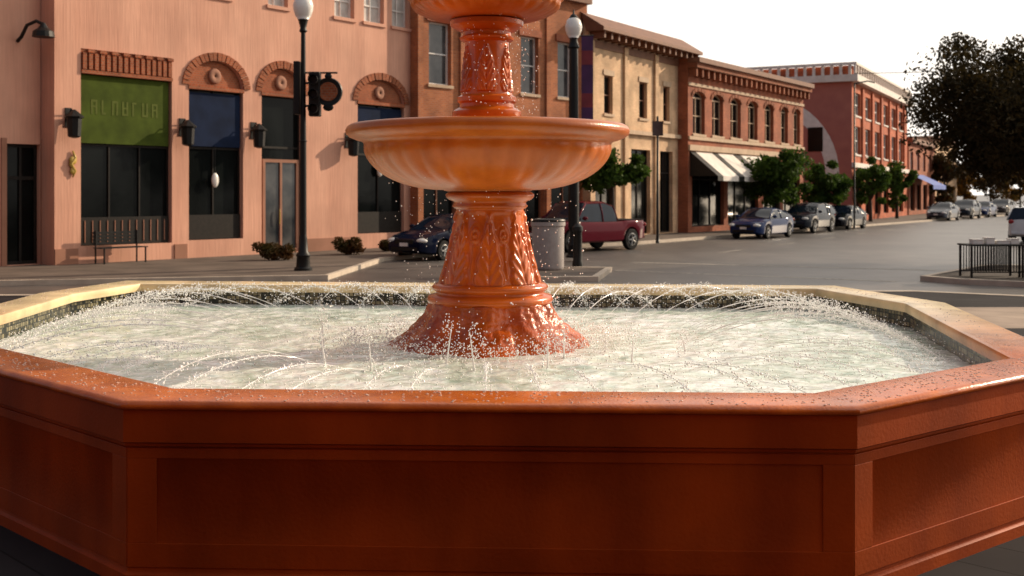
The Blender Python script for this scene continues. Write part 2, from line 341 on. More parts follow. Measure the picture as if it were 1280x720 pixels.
def modup(a,z,r,i):
    if 2.93<z<3.37:
        t=(z-2.93)/.44; k=6; ph=(a*k/(2*PI))%1; x=abs(ph-.5)*2; w=.85*(1-t**3)*(.85+.15*abs(math.sin(t*12))); leaf=sst(w,w-.15,x)
        return r+.018*leaf+.005*leaf*math.cos((t*1.5-x)*20)-.010*math.exp(-(x/.08)**2)*leaf
    return r
prof=[(.30,2.32),(.30,2.66),(.315,2.69),(.315,2.75),(.29,2.77),(.25,2.79),(.245,2.82),(.27,2.84),(.27,2.88),(.235,2.9)]
for i in range(40): t=i/39; prof.append((.20+.03*(1-t)**2,2.92+t*.46))
prof+=[(.24,3.40),(.25,3.42),(.22,3.44),(.22,3.47),(.29,3.50),(.33,3.53),(.335,3.57),(.30,3.585)]
g=MB(); g.lathe(prof,160,(CX-.03,CY,0),modup); g.build('upper_stem',M['terra_carved'],ft,smooth='auto')
prof=[(.30,3.58)]
for i in range(16): t=i/15; prof.append((.32+.36*math.sin(t*PI/2),3.585+.17*(1-math.cos(t*PI/2))))
prof+=[(.71,3.77),(.73,3.79),(.73,3.83),(.70,3.85),(.66,3.84),(.4,3.74),(.1,3.72)]
g=MB(); g.lathe(prof,192,(CX-.04,CY,0),modflute(28,.035,3.59,3.76)); g.build('upper_bowl',M['terra'],ft,smooth=True)
prof=[(.16,3.7),(.16,3.95),(.10,4.0),(.10,4.2),(.17,4.25),(.20,4.35),(.12,4.5),(.03,4.62)]
g=MB(); g.lathe(prof,48,(CX-.04,CY,0)); g.build('finial',M['terra'],ft,smooth=True)
def bound(th):
    d=Vector((math.cos(th),math.sin(th))); best=9
    for i in range(8):
        a=Vector(A_[i])-Vector((CX,CY)); b=Vector(A_[(i+1)%8])-Vector((CX,CY)); e=b-a
        den=d.x*e.y-d.y*e.x
        if abs(den)<1e-9: continue
        t=(a.x*e.y-a.y*e.x)/den; s=(a.x*d.y-a.y*d.x)/den
        if t>0 and -1e-6<=s<=1+1e-6: best=min(best,t)
    return best
WZ=.645; NA,NR=480,150; vs=[];fs=[]
bd=[bound(2*PI*j/NA) for j in range(NA)]
for i in range(NR+1):
    f=i/NR
    for j in range(NA):
        th=2*PI*j/NA; r=f*(bd[j]+.02); x=r*math.cos(th); y=r*math.sin(th)
        h=.010*noise.noise(Vector((x*2.2,y*2.2,1)))+.009*noise.noise(Vector((x*6,y*6,3)))+.005*noise.noise(Vector((x*14,y*14,7)))+.006*math.sin(r*17)*math.exp(-r*.3)
        vs.append((CX+x,CY+y,WZ+h*1.2))
for i in range(NR):
    for j in range(NA): fs.append((i*NA+j,i*NA+(j+1)%NA,(i+1)*NA+(j+1)%NA,(i+1)*NA+j)[::-1])
g=MB(); g.add(vs,fs); o=g.build('water',M['water'],None,smooth=True); struct(o)
octv=[(1,0,0),(-1,0,0),(0,1,0),(0,-1,0),(0,0,1),(0,0,-1)]; octf=[(0,2,4),(2,1,4),(1,3,4),(3,0,4),(2,0,5),(1,2,5),(3,1,5),(0,3,5)]
def drops(name,pts,label,rad=(.004,.009),stretch=1):
    g=MB()
    for p in pts:
        r=random.uniform(*rad)*(1.7 if random.random()<.06 else 1)
        g.add([(p[0]+v[0]*r,p[1]+v[1]*r,p[2]+v[2]*r*stretch) for v in octv],octf)
    o=g.build(name,M['drop'],None,smooth=True); tag(o,label,'water drops',kind='stuff'); return o
pts=[]
NJ=56
for k in range(NJ):
    th=2*PI*(k+.2*random.uniform(-1,1))/NJ
    rb=bound(th); sn=math.sin(th); front=sn<-.35; back=sn>.35
    r0=rb*(.50 if front else .42); r1=rb*random.uniform(.94,.98); pk=random.uniform(.20,.27) if front else random.uniform(.29,.37)
    n_=29; path=[]
    for i in range(n_):
        t=i/(n_-1); r=r0+(r1-r0)*t; z=.63+pk*4*t*(1-t); path.append((CX+r*math.cos(th),CY+r*math.sin(th),z))
    w_=.0044 if front else .0056
    g=MB(); g.tube(path,[max(.0008,w_*(sst(.0,.55,i/(n_-1)) if front else .25+.75*sst(0,.4,i/(n_-1)))*(1+.4*math.sin(i*1.9+k))*(1-.5*i/(n_-1))) for i in range(n_)],6)
    o=g.build('water_jet',M['drop'],None,smooth=True)
    tag(o,'thin arc of water leaping from the centre towards the basin rim','water jet',group='arcing water jets in the basin')
    for i in range(240 if back else 170):
        t=random.uniform(.25,1)**.7; r=r0+(r1-r0)*t; z=.63+pk*4*t*(1-t)
        sp=.006+(.05 if back else .022)*max(0,t-.3)
        pts.append((CX+r*math.cos(th)+random.gauss(0,sp*1.4),CY+r*math.sin(th)+random.gauss(0,sp),max(.65,z+random.gauss(0,sp))))
    for i in range(26):
        r=r1+random.gauss(-.05,.12); pts.append((CX+r*math.cos(th)+random.gauss(0,.12),CY+r*math.sin(th)+random.gauss(0,.12),.66+abs(random.gauss(0,.05))))
for i in range(5200):
    th=random.uniform(-.25,PI+.25); rb=bound(th); t=random.uniform(.3,1); r=rb*(.5+.45*t); z=.63+.34*4*t*(1-t)+random.gauss(0,.02)
    pts.append((CX+r*math.cos(th),CY+r*math.sin(th),max(.65,z)))
drops('jet_spray',pts,'scattered drops breaking from the arcing jets over the basin',(.0035,.0078))
pts=[]
for k in range(11):
    th=-PI/2+(k-5)*.26+random.uniform(-.08,.08); r=random.uniform(1.15,1.9); h=random.uniform(.16,.36); x0=CX+r*math.cos(th); y0=CY+r*math.sin(th); lx=random.uniform(-.05,.05)
    g=MB(); g.tube([(x0+lx*t,y0,.62+h*t) for t in (0,.2,.4,.6,.8,1)],[.014,.009,.007,.0055,.004,.001],6)
    o=g.build('water_spout',M['drop'],None,smooth=True); tag(o,'short upright splash of white water in front of the fountain foot','splash',group='upright splashes by the fountain foot')
    for i in range(90): t=random.random(); pts.append((x0+lx*t+random.gauss(0,.045*(.4+t)),y0+random.gauss(0,.05),.64+h*random.random()**.7*1.15))
for i in range(4600):
    th=random.uniform(0,2*PI); r=abs(random.gauss(1.08,.22)); pts.append((CX+r*math.cos(th),CY+r*math.sin(th),.66+abs(random.gauss(0,.075))))
for i in range(550):
    th=random.uniform(0,2*PI); r=random.uniform(.45,.95); z=.7+1.6*random.random()**1.5; pts.append((CX+r*math.cos(th),CY+r*math.sin(th),z))
for i in range(260):
    th=random.uniform(-2.2,.3); r=random.uniform(.24,.45); pts.append((CX+r*math.cos(th),CY+r*math.sin(th),random.uniform(2.65,3.6)))
for i in range(3000):
    th=random.uniform(0,2*PI); r=bound(th)*random.uniform(.25,.97); pts.append((CX+r*math.cos(th),CY+r*math.sin(th),.650+abs(random.gauss(0,.010))))
drops('fountain_splash',pts,'water drops splashing around the foot and stem of the fountain',(.003,.007),stretch=1.2)
pts=[]
op=offpoly(A_,.15)
for i in range(8):
    a=Vector(op[i]);b=Vector(op[(i+1)%8]);t=(b-a).normalized();n=Vector((t.y,-t.x))
    for k in range(320 if i in (0,1,7) else 90):
        p=a+(b-a)*random.random()+n*random.uniform(-.16,.19); pts.append((p.x,p.y,.901))
g=MB()
for p in pts:
    r=random.uniform(.003,.010); g.ell(p,(r,r*random.uniform(.8,1.2),r*.45),6,4)
wd=bpy.data.materials.new('wet_beads'); wd.use_nodes=True; q=wd.node_tree.nodes['Principled BSDF']; q.inputs['Transmission Weight'].default_value=.5; q.inputs['Roughness'].default_value=.03; q.inputs['IOR'].default_value=1.33
q.inputs['Base Color'].default_value=(.95,.8,.7,1); q.inputs['Specular IOR Level'].default_value=1
tag(g.build('coping_droplets',wd,None,smooth=True),'beads of splashed water lying on the basin rim','water drops',kind='stuff')
# ---------------------------------------------------------------- buildings
class Bld:
    def __init__(s,name,label,a,b,H,D,wall,group=None,z=0):
        s.p=Vector(a); q=Vector(b); s.W=(q-s.p).length; s.u=(q-s.p).normalized(); s.H=H; s.D=D; s.wall=wall
        s.rz=math.atan2(s.u.y,s.u.x); s.root=thing(name,label,'building',(s.p.x,s.p.y,z),s.rz,group); s.op=[]
    def x(s,px):
        k=(px-640)/F; return (k*s.p.y-s.p.x)/(s.u.x-k*s.u.y)
    def z(s,px,py):
        d=s.p.y+s.u.y*s.x(px); return CH-(py-HZ)/F*d
    def world(s,x,y,z):
        n=Vector((-s.u.y,s.u.x)); p=s.p+s.u*x+n*y; return (p.x,p.y,z)
    def hole(s,x0,x1,z0,z1,spring=None): s.op.append((x0,x1,z0,z1,spring))
    def walls(s,th=.35,parapet=.5,roofmat=None):
        g=MB(); W,H=s.W,s.H
        xs=sorted(set([0,W]+[v for o in s.op for v in o[:2]])); zs=sorted(set([-.3,H]+[v for o in s.op for v in o[2:4]]))
        for i in range(len(xs)-1):
            for j in range(len(zs)-1):
                cx=(xs[i]+xs[i+1])/2; cz=(zs[j]+zs[j+1])/2
                if any(o[0]<cx<o[1] and o[2]<cz<o[3] for o in s.op): continue
                g.add([(xs[i],0,zs[j]),(xs[i+1],0,zs[j]),(xs[i+1],0,zs[j+1]),(xs[i],0,zs[j+1])],[(0,1,2,3)])
        for (x0,x1,z0,z1,sp) in s.op:
            zt=z1 if sp is None else sp
            g.add([(x0,0,z0),(x0,th,z0),(x0,th,zt),(x0,0,zt)],[(0,1,2,3)]); g.add([(x1,0,z0),(x1,th,z0),(x1,th,zt),(x1,0,zt)],[(3,2,1,0)])
            g.add([(x0,0,z0),(x1,0,z0),(x1,th,z0),(x0,th,z0)],[(0,1,2,3)])
            if sp is None: g.add([(x0,0,z1),(x1,0,z1),(x1,th,z1),(x0,th,z1)],[(3,2,1,0)])
            else:
                xm=(x0+x1)/2;a=(x1-x0)/2;n=18
                P=[(xm-a*math.cos(PI*k/n),sp+(z1-sp)*math.sin(PI*k/n)) for k in range(n+1)]
                for k in range(n):
                    (xa,za),(xb,zb)=P[k],P[k+1]
                    g.add([(xa,0,za),(xb,0,zb),(xb,0,z1+1e-4),(xa,0,z1+1e-4)],[(0,1,2,3)])
                    g.add([(xa,0,za),(xb,0,zb),(xb,th,zb),(xa,th,za)],[(3,2,1,0)])
        D=s.D
        g.add([(0,0,-.3),(0,D,-.3),(0,D,H),(0,0,H)],[(3,2,1,0)]); g.add([(W,0,-.3),(W,D,-.3),(W,D,H),(W,0,H)],[(0,1,2,3)])
        g.add([(0,D,-.3),(W,D,-.3),(W,D,H),(0,D,H)],[(3,2,1,0)])
        g.build('wall',s.wall,s.root)
        g=MB(); g.add([(.02,.02,H-parapet),(W-.02,.02,H-parapet),(W-.02,D-.02,H-parapet),(.02,D-.02,H-parapet)],[(0,1,2,3)])
        g.add([(0,0,H),(W,0,H),(W-.25,.25,H),(.25,.25,H)],[(0,1,2,3)])
        g.add([(.25,.25,H),(W-.25,.25,H),(W-.25,.25,H-parapet+.01),(.25,.25,H-parapet+.01)],[(0,1,2,3)])
        g.build('roof',roofmat or M['trim_br'],s.root)
    def window(s,x0,x1,z0,z1,spring=None,nx=1,nz=1,fm=None,gm=None,th=.24,fw=.06,sill=None,name='window',transom=None):
        fm=fm or M['darkframe']; gm=gm or M['glass']; g=MB(); zt=z1 if spring is None else spring
        e=.004; X0,X1,Z0,Z1=x0+e,x1-e,z0+e,zt-e
        g.box(X0,X0+fw,th-.04,th+.06,Z0,Z1); g.box(X1-fw,X1,th-.04,th+.06,Z0,Z1)
        g.box(X0+fw,X1-fw,th-.038,th+.06,Z0,Z0+fw); g.box(X0+fw,X1-fw,th-.038,th+.06,Z1-fw,Z1)
        for i in range(1,nx):
            xx=X0+(X1-X0)*i/nx; g.box(xx-fw*.4,xx+fw*.4,th-.036,th+.06,Z0+fw,Z1-fw)
        for j in range(1,nz):
            zz=Z0+(Z1-Z0)*j/nz; g.box(X0+fw,X1-fw,th-.03,th+.06,zz-fw*.4,zz+fw*.4)
        if transom: g.box(X0+fw,X1-fw,th-.034,th+.06,transom-fw*.6,transom+fw*.6)
        if spring is not None:
            xm=(x0+x1)/2;a=(x1-x0)/2-e;n=16;r=(z1-spring)-e
            for k in range(n):
                p=[];
                for kk in (k,k+1):
                    c,sn=math.cos(PI*kk/n),math.sin(PI*kk/n); p.append((xm-a*c,spring+r*sn)); p.append((xm-(a-fw)*c,spring+(r-fw)*sn))
                g.add([(p[0][0],th-.04,p[0][1]),(p[1][0],th-.04,p[1][1]),(p[3][0],th-.04,p[3][1]),(p[2][0],th-.04,p[2][1])],[(0,1,2,3)])
                g.add([(p[1][0],th-.04,p[1][1]),(p[3][0],th-.04,p[3][1]),(p[3][0],th+.05,p[3][1]),(p[1][0],th+.05,p[1][1])],[(0,1,2,3)])
        w=g.build(name,fm,s.root)
        g=MB()
        if spring is None: g.add([(x0,th+.02,z0),(x1,th+.02,z0),(x1,th+.02,z1),(x0,th+.02,z1)],[(0,1,2,3)])
        else:
            xm=(x0+x1)/2;a=(x1-x0)/2;P=[(xm+a*math.cos(PI*k/16),th+.02,spring+(z1-spring)*math.sin(PI*k/16)) for k in range(17)]
            g.add([(x0,th+.02,z0),(x1,th+.02,z0)]+P,[tuple(range(19))])
        g.build('pane',gm,w)
        if sill is not None:
            g=MB(); g.box(x0-.08,x1+.08,-.07,.15,z0-.12,z0-.002); g.build('sill',sill,w)
        return w
    def bx(s,name,x0,x1,y0,y1,z0,z1,m,bevel=0):
        g=MB(); g.box(x0,x1,y0,y1,z0,z1); return g.build(name,m,s.root,bevel=bevel)
def arch_ring(b,x0,x1,spring,z1,w,m,n=22,pr=.06):
    g=MB(); xm=(x0+x1)/2;a=(x1-x0)/2;r=z1-spring
    for k in range(n):
        a0=PI*k/n+.012;a1=PI*(k+1)/n-.012; p=pr*(1 if k%2 else .75)
        q=[(xm-a*math.cos(a0),spring+r*math.sin(a0)),(xm-a*math.cos(a1),spring+r*math.sin(a1)),(xm-(a+w)*math.cos(a1),spring+(r+w)*math.sin(a1)),(xm-(a+w)*math.cos(a0),spring+(r+w)*math.sin(a0))]
        vs=[(x,-p,z) for x,z in q]+[(x,.02,z) for x,z in q]
        g.add(vs,[(0,1,2,3),(0,4,5,1),(1,5,6,2),(2,6,7,3),(3,7,4,0)])
    g.build('arch_surround',m,b.root)
# ---- B1 stucco
b=Bld('stucco_building','peach stucco corner building with arched shopfronts and wall lanterns at left',G(68,331.6),G(515,307.5),12.3,14,M['stucco']); B1=b
z60=b.z(100,60); X=b.x
w1=(X(101),X(215),b.z(101,308),z60)
a2=(X(236),X(304)); a3=(X(327),X(379)); a4=(X(447),X(505))
crown=b.z(270,76); sp2=crown-.85
b.hole(*w1); b.hole(a2[0],a2[1],.55,crown,sp2); b.hole(a3[0],a3[1],.02,crown,sp2); b.hole(a4[0],a4[1],.55,crown,sp2)
ups=[(X(418),X(443)),(X(455),X(480)),(X(490),X(511))]; uz=b.z(430,22)
more=[(X(120),X(150)),(X(175),X(205)),(X(262),X(288)),(X(335),X(360))]
for p in ups+more: b.hole(p[0],p[1],uz,uz+1.9)
b.walls()
for p in ups+more: b.window(p[0],p[1],uz,uz+1.9,None,2,3,M['white'],M['blind'],sill=M['stucco'])
zt1=b.z(101,92); zt2=b.z(101,180); z275=b.z(101,272)
b.window(w1[0],w1[1],w1[2],w1[3],None,3,1,gm=M['glass'],transom=zt2,th=.22)
b.bx('sign_panel',w1[0]+.06,w1[1]-.06,.10,.15,zt2+.04,zt1,M['green'])
b.bx('stall_riser',w1[0]+.05,w1[1]-.05,.12,.17,w1[2]+.02,z275,M['darkframe'])
g=MB()
for i in range(12): xx=w1[0]+.2+i*(w1[1]-w1[0]-.4)/11; g.box(xx-.012,xx+.012,.10,.119,w1[2]+.1,z275-.1)
g.build('riser_bars',M['stucco_dark'],b.root)
g=MB(); g.box(w1[0]+.003,w1[1]-.003,-.05,.1,zt1+.02,zt1+.12)
g.box(w1[0]+.003,w1[1]-.003,.03,.1,zt1+.121,w1[3]-.003)
n=16
for i in range(n):
    xx=w1[0]+(w1[1]-w1[0])*(i+.5)/n; g.box(xx-.06,xx+.06,-.06,.029,zt1+.14,w1[3]-.12)
    if i%2: g.box(xx-.10,xx+.10,-.09,.028,w1[3]-.11,w1[3]-.02)
g.build('brick_lintel',M['brick_arch'],b.root)
g=MB(); zc=(zt1+zt2)/2-.12; random.seed(3); Wd=(w1[1]-w1[0]-.7); x=w1[0]+.38
nl_=7
for i in range(nl_):
    xa=x+Wd*i/nl_; lw=Wd/nl_*.6; hh=.42
    g.box(xa,xa+.06,.092,.099,zc,zc+hh)
    if i%3!=1: g.box(xa+lw-.06,xa+lw,.092,.099,zc,zc+hh)
    if i%2==0: g.box(xa+.061,xa+lw-.061,.092,.099,zc+hh-.06,zc+hh)
    else: g.box(xa+.061,xa+lw-.061,.092,.099,zc,zc+.06)
    if i%3==0: g.box(xa+.061,xa+lw-.061,.092,.099,zc+.2,zc+.25)
g.build('sign_lettering',M['olive'],b.root)
for a,zz in ((a2,182),(a4,152)):
    b.window(a[0],a[1],.55,crown,sp2,2,1,th=.22,transom=b.z(236,184)); b.bx('sign_panel',a[0]+.05,a[1]-.05,.10,.15,b.z(236,zz),b.z(236,114),M['bluegreen'])
    b.bx('stall_riser',a[0]+.04,a[1]-.04,.12,.17,.57,1.35,M['darkframe'])
for a in (a2,a3,a4):
    arch_ring(b,a[0],a[1],sp2,crown,.26,M['brick_arch'])
    g=MB(); xm=(a[0]+a[1])/2; hw=(a[1]-a[0])/2-.01
    P=[(xm+hw*math.cos(PI*k/16),.12,sp2+(crown-sp2-.02)*math.sin(PI*k/16)) for k in range(17)]
    g.add(P,[tuple(range(17))]); g.build('tympanum',M['brick_arch'],b.root)
    g=MB(); g.lathe([(.04,-.05),(.2,-.07),(.25,-.03),(.25,.0)],20,(xm,.11,sp2+.36),axis='y'); g.build('medallion',M['stucco_dark'],b.root,smooth=True)
    b.bx('lintel',a[0]-.02,a[1]+.02,-.04,.16,sp2-.12,sp2,M['brick_arch'])
d=b.window(a3[0],a3[1],.02,crown,sp2,1,1,th=.24,transom=3.6)
dr=b.window(a3[0]+.12,a3[1]-.12,.03,3.2,None,2,1,fm=M['stucco_dark'],gm=M['glass2'],th=.12,fw=.11,name='door')
g=MB(); xm=(a3[0]+a3[1])/2; g.tube([(xm-.1,.05,1.0),(xm-.1,.03,1.1),(xm-.1,.03,1.4),(xm-.1,.05,1.5)],.02); g.build('handle',M['gold'],dr)
b.bx('plinth',.0,w1[0]-.1,-.04,.0,-.1,.45,M['stucco_dark']); b.bx('plinth',w1[1]+.08,a2[0]-.08,-.04,0,-.1,.45,M['stucco_dark']); b.bx('plinth',a3[1]+.08,a4[0]-.08,-.04,0,-.1,.45,M['stucco_dark'])
wing=Bld('stucco_wing','recessed dim stucco wing with tall black door at far left edge',b.world(-10,.7,0)[:2],b.world(-.02,.7,0)[:2],12.3,12,M['stucco'])
dx1=wing.x(50); dx0=wing.x(8)
zt=wing.z(30,180); wing.hole(dx0,dx1,.02,zt); wing.walls()
wing.window(dx0,dx1,.02,zt,None,2,1,th=.2,fw=.09,name='door',transom=zt*.72)
wing.bx('door_surround',dx0-.16,dx0-.01,-.05,.0,0,zt+.15,M['stucco_dark']); wing.bx('door_surround',dx1+.01,dx1+.16,-.05,.0,0,zt+.15,M['stucco_dark'])
def lantern(b,px,py,label):
    x=b.x(px); z=b.z(px,py); r=thing('wall_lantern',label,'lantern',b.world(x,0,z),b.rz,'wall lanterns along the stucco shopfronts')
    g=MB(); g.box(-.1,.1,-.03,-.002,-.25,.3); g.tube([(0,-.03,.1),(0,-.18,.26),(0,-.3,.12)],.025,6); g.build('bracket',M['black'],r)
    g=MB(); g.lathe([(.14,-.55),(.18,-.52),(.21,-.02),(.26,0),(.27,.04),(.15,.14),(.03,.24)],8,(0,-.32,0)); g.build('lamp_housing',M['black'],r)
    g=MB(); g.lathe([(.05,-.49),(.13,-.46),(.16,-.1),(.1,-.06)],8,(0,-.32,-.09)); g.build('lamp_glass',M['glass2'],r)
lantern(b,85,148,'black wall lantern left of the green sign panel'); lantern(b,227,160,'black wall lantern between the green panel and the first arch')
lantern(b,316,164,'black wall lantern between the first arch and the arched doorway'); lantern(b,434,176,'black wall lantern beside the arched window nearest the brick building')
x=wing.x(22); z=wing.z(22,38)
r=thing('bracket_lamp','black scrolled bracket lamp high on the wing wall at top left','lamp',wing.world(x,0,z),wing.rz)
g=MB(); g.tube([(0,0,-.3),(0,-.2,-.2),(0,-.5,.1),(.1,-.8,.2),(.2,-1.0,.1)],.05); g.build('bracket',M['black'],r)
g=MB(); g.lathe([(.30,-.25),(.28,-.1),(.14,.0),(.05,.14)],16,(.2,-1.0,0)); g.build('lamp_shade',M['black'],r)
for (a,py,lab) in ((a2,225,'white oval pendant lamp in the first arched window'),(a4,213,'white oval pendant lamp in the last arched window of the stucco building')):
    xm=(a[0]+a[1])/2; z=b.z(258 if a is a2 else 468,py)
    r=thing('pendant_lamp',lab,'lamp',b.world(xm,0,z),b.rz,'white pendant lamps'); g=MB(); g.ell((0,.08,0),(.13,.09,.24)); g.build('globe',M['globe'],r,smooth=True)
    g=MB(); g.tube([(0,.08,.2),(0,.08,1.1)],.012,5); g.build('cord',M['black'],r)
r=thing('wall_ornament','small gold scrolled ornament on the stucco pier left of the green shopfront','ornament',b.world(X(90),-.002,b.z(90,205)),b.rz)
g=MB()
g.tube([(.0,-.04,-.38),(.06,-.05,-.2),(-.07,-.05,0),(.07,-.05,.18),(0,-.04,.38)],[.02,.05,.06,.05,.02],8); g.ell((0,-.05,.1),(.12,.04,.12)); g.ell((0,-.05,-.2),(.09,.04,.1)); g.build('body',M['gold'],r,smooth=True)
# ---- B2
b=Bld('brick_building','tall orange brick building directly behind the fountain pedestal',G(521,308),G(734,298),11.3,13,M['brick_o'])
X=b.x; wz0=b.z(550,106); wz1=b.z(550,28)
wins=[(X(536),X(564)),(X(592),X(618)),(X(651),X(673)),(X(697),X(716))]
for w in wins: b.hole(w[0],w[1],wz0,wz1)
shops=[(X(528),X(572)),(X(582),X(632)),(X(642),X(680)),(X(688),X(727))]
for w in shops: b.hole(w[0],w[1],.3,4.2)
b.walls()
for w in wins: b.window(w[0],w[1],wz0,wz1,None,1,2,M['white'],M['glass2'],sill=M['stone']); b.bx('lintel',w[0]-.15,w[1]+.15,-.07,.1,wz1+.003,wz1+.3,M['brick_r'])
for w in shops: b.window(w[0],w[1],.3,4.2,None,2,1,M['trim_br'],M['glass'],transom=3.2)
b.bx('string_course',0,b.W,-.09,-.002,4.7,4.95,M['stone']); b.bx('cornice',-.05,b.W,-.3,-.003,10.6,11.0,M['trim_br']); b.bx('cornice',-.08,b.W+.02,-.42,-.004,11.01,11.3,M['trim_br'])
for xx in (.12,(shops[0][1]+shops[1][0])/2,(shops[1][1]+shops[2][0])/2,(shops[2][1]+shops[3][0])/2): b.bx('pilaster',xx-.14,xx+.14,-.1,-.001,0,10.59,M['brick_o'])
# ---- B3
b=Bld('tan_brick_building','tan brick building with brown overhanging eaves and narrow upper windows',G(735.5,298.4),G(858,290),10.0,13,M['brick_t'])
X=b.x; wz0=b.z(757,142); wz1=b.z(757,94)
wins=[(X(755),X(766)),(X(799),X(809)),(X(829),X(837))]
for w in wins: b.hole(w[0],w[1],wz0,wz1)
shops=[(X(744),X(770),.4,4.1),(X(789),X(813),.05,4.2),(X(825),X(841),.05,4.2)]
for w in shops: b.hole(*w)
b.walls()
for w in wins: b.window(w[0],w[1],wz0,wz1,None,1,2,M['trim_br'],M['glass'],sill=M['stone'],th=.2); b.bx('lintel',w[0]-.1,w[1]+.1,-.05,.1,wz1+.003,wz1+.25,M['stone'])
for w in shops: b.window(w[0],w[1],w[2],w[3],None,2,1,M['darkframe'],M['glass'],transom=3.1)
for px in (738,781,819,853): xx=b.x(px); b.bx('pilaster',xx-.2,xx+.2,-.12,-.001,0,9.0,M['brick_t'],bevel=.02)
b.bx('string_course',0,b.W,-.2,-.003,4.9,5.1,M['stone'])
g=MB(); g.add([(-.2,-.9,9.5),(b.W+.1,-.9,9.5),(b.W+.1,.3,10.25),(-.2,.3,10.25),(-.2,-.9,9.35),(b.W+.1,-.9,9.35),(b.W+.1,.0,9.35),(-.2,.0,9.35)],[(0,1,2,3),(4,5,1,0),(7,6,5,4),(4,0,3,7),(5,6,2,1)]); g.build('eaves',M['trim_br'],b.root)
g=MB()
for i in range(16): xx=.2+i*(b.W-.4)/15; g.box(xx-.07,xx+.07,-.75,-.002,9.05,9.34)
g.build('eaves_brackets',M['trim_br'],b.root)
b.bx('frieze',0,b.W,-.06,-.002,8.7,9.04,M['trim_br'])
# ---- B4
b=Bld('red_brick_building','two storey red brick building with bracketed cornice and white shop awnings',G(860,291.0),G(1004,281.5),9.1,14,M['brick_r'])
X=b.x; wz0=b.z(866,167); wz1=b.z(866,113)
pw=[(866,881),(890,904),(913,926),(935,947),(956,967),(976,985),(992,1000)]
wins=[(X(p),X(q)) for p,q in pw]
for w in wins: b.hole(w[0],w[1],wz0,wz1,wz1-.3)
shops=[(X(865),X(905),.3,3.6),(X(910),X(948),.3,3.6),(X(954),X(975),.05,3.6),(X(979),X(1000),.3,3.6)]
for w in shops: b.hole(*w)
b.walls()
for w in wins: b.window(w[0],w[1],wz0,wz1,wz1-.3,2,2,M['stone'],M['glass'],sill=M['stone'],fw=.06); arch_ring(b,w[0],w[1],wz1-.3,wz1,.2,M['brick_arch'],12)
for w in shops: b.window(*w,None,3,1,M['darkframe'],M['glass'],transom=2.8)
b.bx('string_course',0,b.W,-.12,-.003,4.3,4.6,M['stone']); b.bx('sill_course',0,b.W,-.1,-.004,wz0-.32,wz0-.14,M['stone'])
b.bx('cornice',-.05,b.W+.1,-.55,-.003,8.6,8.85,M['brick_arch']); b.bx('cornice',-.08,b.W+.14,-.7,-.004,8.86,9.12,M['trim_br'])
g=MB()
for i in range(24): xx=.15+i*(b.W-.3)/23; g.box(xx-.09,xx+.09,-.45,-.002,8.15,8.59)
g.build('cornice_brackets',M['brick_arch'],b.root)
b.bx('frieze',0,b.W,-.07,-.001,7.7,7.85,M['stone'])
aw=[(X(862),X(889)),(X(890),X(915)),(X(916),X(950))]
for (x0,x1) in aw:
    g=MB(); n=4
    for i in range(n):
        xa=x0+(x1-x0)*i/n; xb=x0+(x1-x0)*(i+1)/n; 
        g.add([(xa,-.02,4.25),(xb,-.02,4.25),(xb,-1.6,2.95),(xa,-1.6,2.95),(xb,-1.6,2.7),(xa,-1.6,2.7)],[(0,3,2,1),(3,5,4,2)],1 if i in (0,) else 0)
    g.add([(x0,-.02,4.25),(x0,-1.6,2.95),(x0,-.02,2.95)],[(0,1,2)],1); g.add([(x1,-.02,4.25),(x1,-1.6,2.95),(x1,-.02,2.95)],[(0,1,2)],1)
    g.build('awning',[M['trim_w'],M['black']],b.root)
# ---- B5
b=Bld('scarlet_corner_building','scarlet brick corner building with pink side wall and white roof cornice across the side street',G(1065,277),G(1134,269.2),11.5,17,M['brick_m'])
X=b.x
wins=[]
for i in range(6):
    x0=1.2+i*(b.W-2)/6; wins.append((x0,x0+(b.W-2)/6*.5))
for w in wins: b.hole(w[0],w[1],5.0,7.1); b.hole(w[0],w[1],7.9,9.6)
for w in wins: b.hole(w[0],w[1]+.5,.4,3.6)
b.walls()
b.bx('side_wall',-.06,-.003,.0,b.D,-.2,10.29,M['pinkside'])
for w in wins:
    b.window(w[0],w[1],5.0,7.1,None,1,2,M['white'],M['glass2'],sill=M['trim_w'],fw=.12); b.window(w[0],w[1],7.9,9.6,None,1,2,M['white'],M['glass2'],sill=M['trim_w'],fw=.12)
    b.window(w[0],w[1]+.5,.4,3.6,None,2,1,M['darkframe'],M['glass'])
    b.bx('pilaster',w[1]+.3,w[1]+.9,-.15,-.001,4.4,10.1,M['brick_m'])
b.bx('string_course',-.1,b.W,-.2,-.003,4.0,4.35,M['trim_w'])
b.bx('cornice',-.5,b.W+.3,-.5,-.003,10.3,10.8,M['trim_w']); b.bx('cornice',-.5,-.003,-.003,b.D,10.3,10.8,M['trim_w'])
g=MB()
for i in range(28): xx=-.3+i*(b.W+.3)/27; g.box(xx-.1,xx+.1,-.35,-.2,10.81,11.5)
for i in range(26): yy=.1+i*(b.D)/26; g.box(-.35,-.2,yy-.1,yy+.1,10.81,11.5)
g.box(-.4,b.W+.2,-.4,-.15,11.51,11.7); g.box(-.4,-.15,-.14,b.D,11.51,11.7); g.build('balustrade',M['trim_w'],b.root)
g=MB(); P=[(-.07,6.5+5.6*math.cos(PI*k/24),3.4+6.0*math.sin(PI*k/24)) for k in range(25)]; Q=[(-.07,6.5+4.6*math.cos(PI*k/24),3.4+5.0*math.sin(PI*k/24)) for k in range(25)]
for k in range(24): g.add([P[k],P[k+1],Q[k+1],Q[k]],[(0,1,2,3)])
g.build('painted_arch',M['trim_w'],b.root)
g=MB(); g.box(-.1,-.062,2.1,3.2,5.2,7.0); g.build('side_window',M['glass'],b.root)
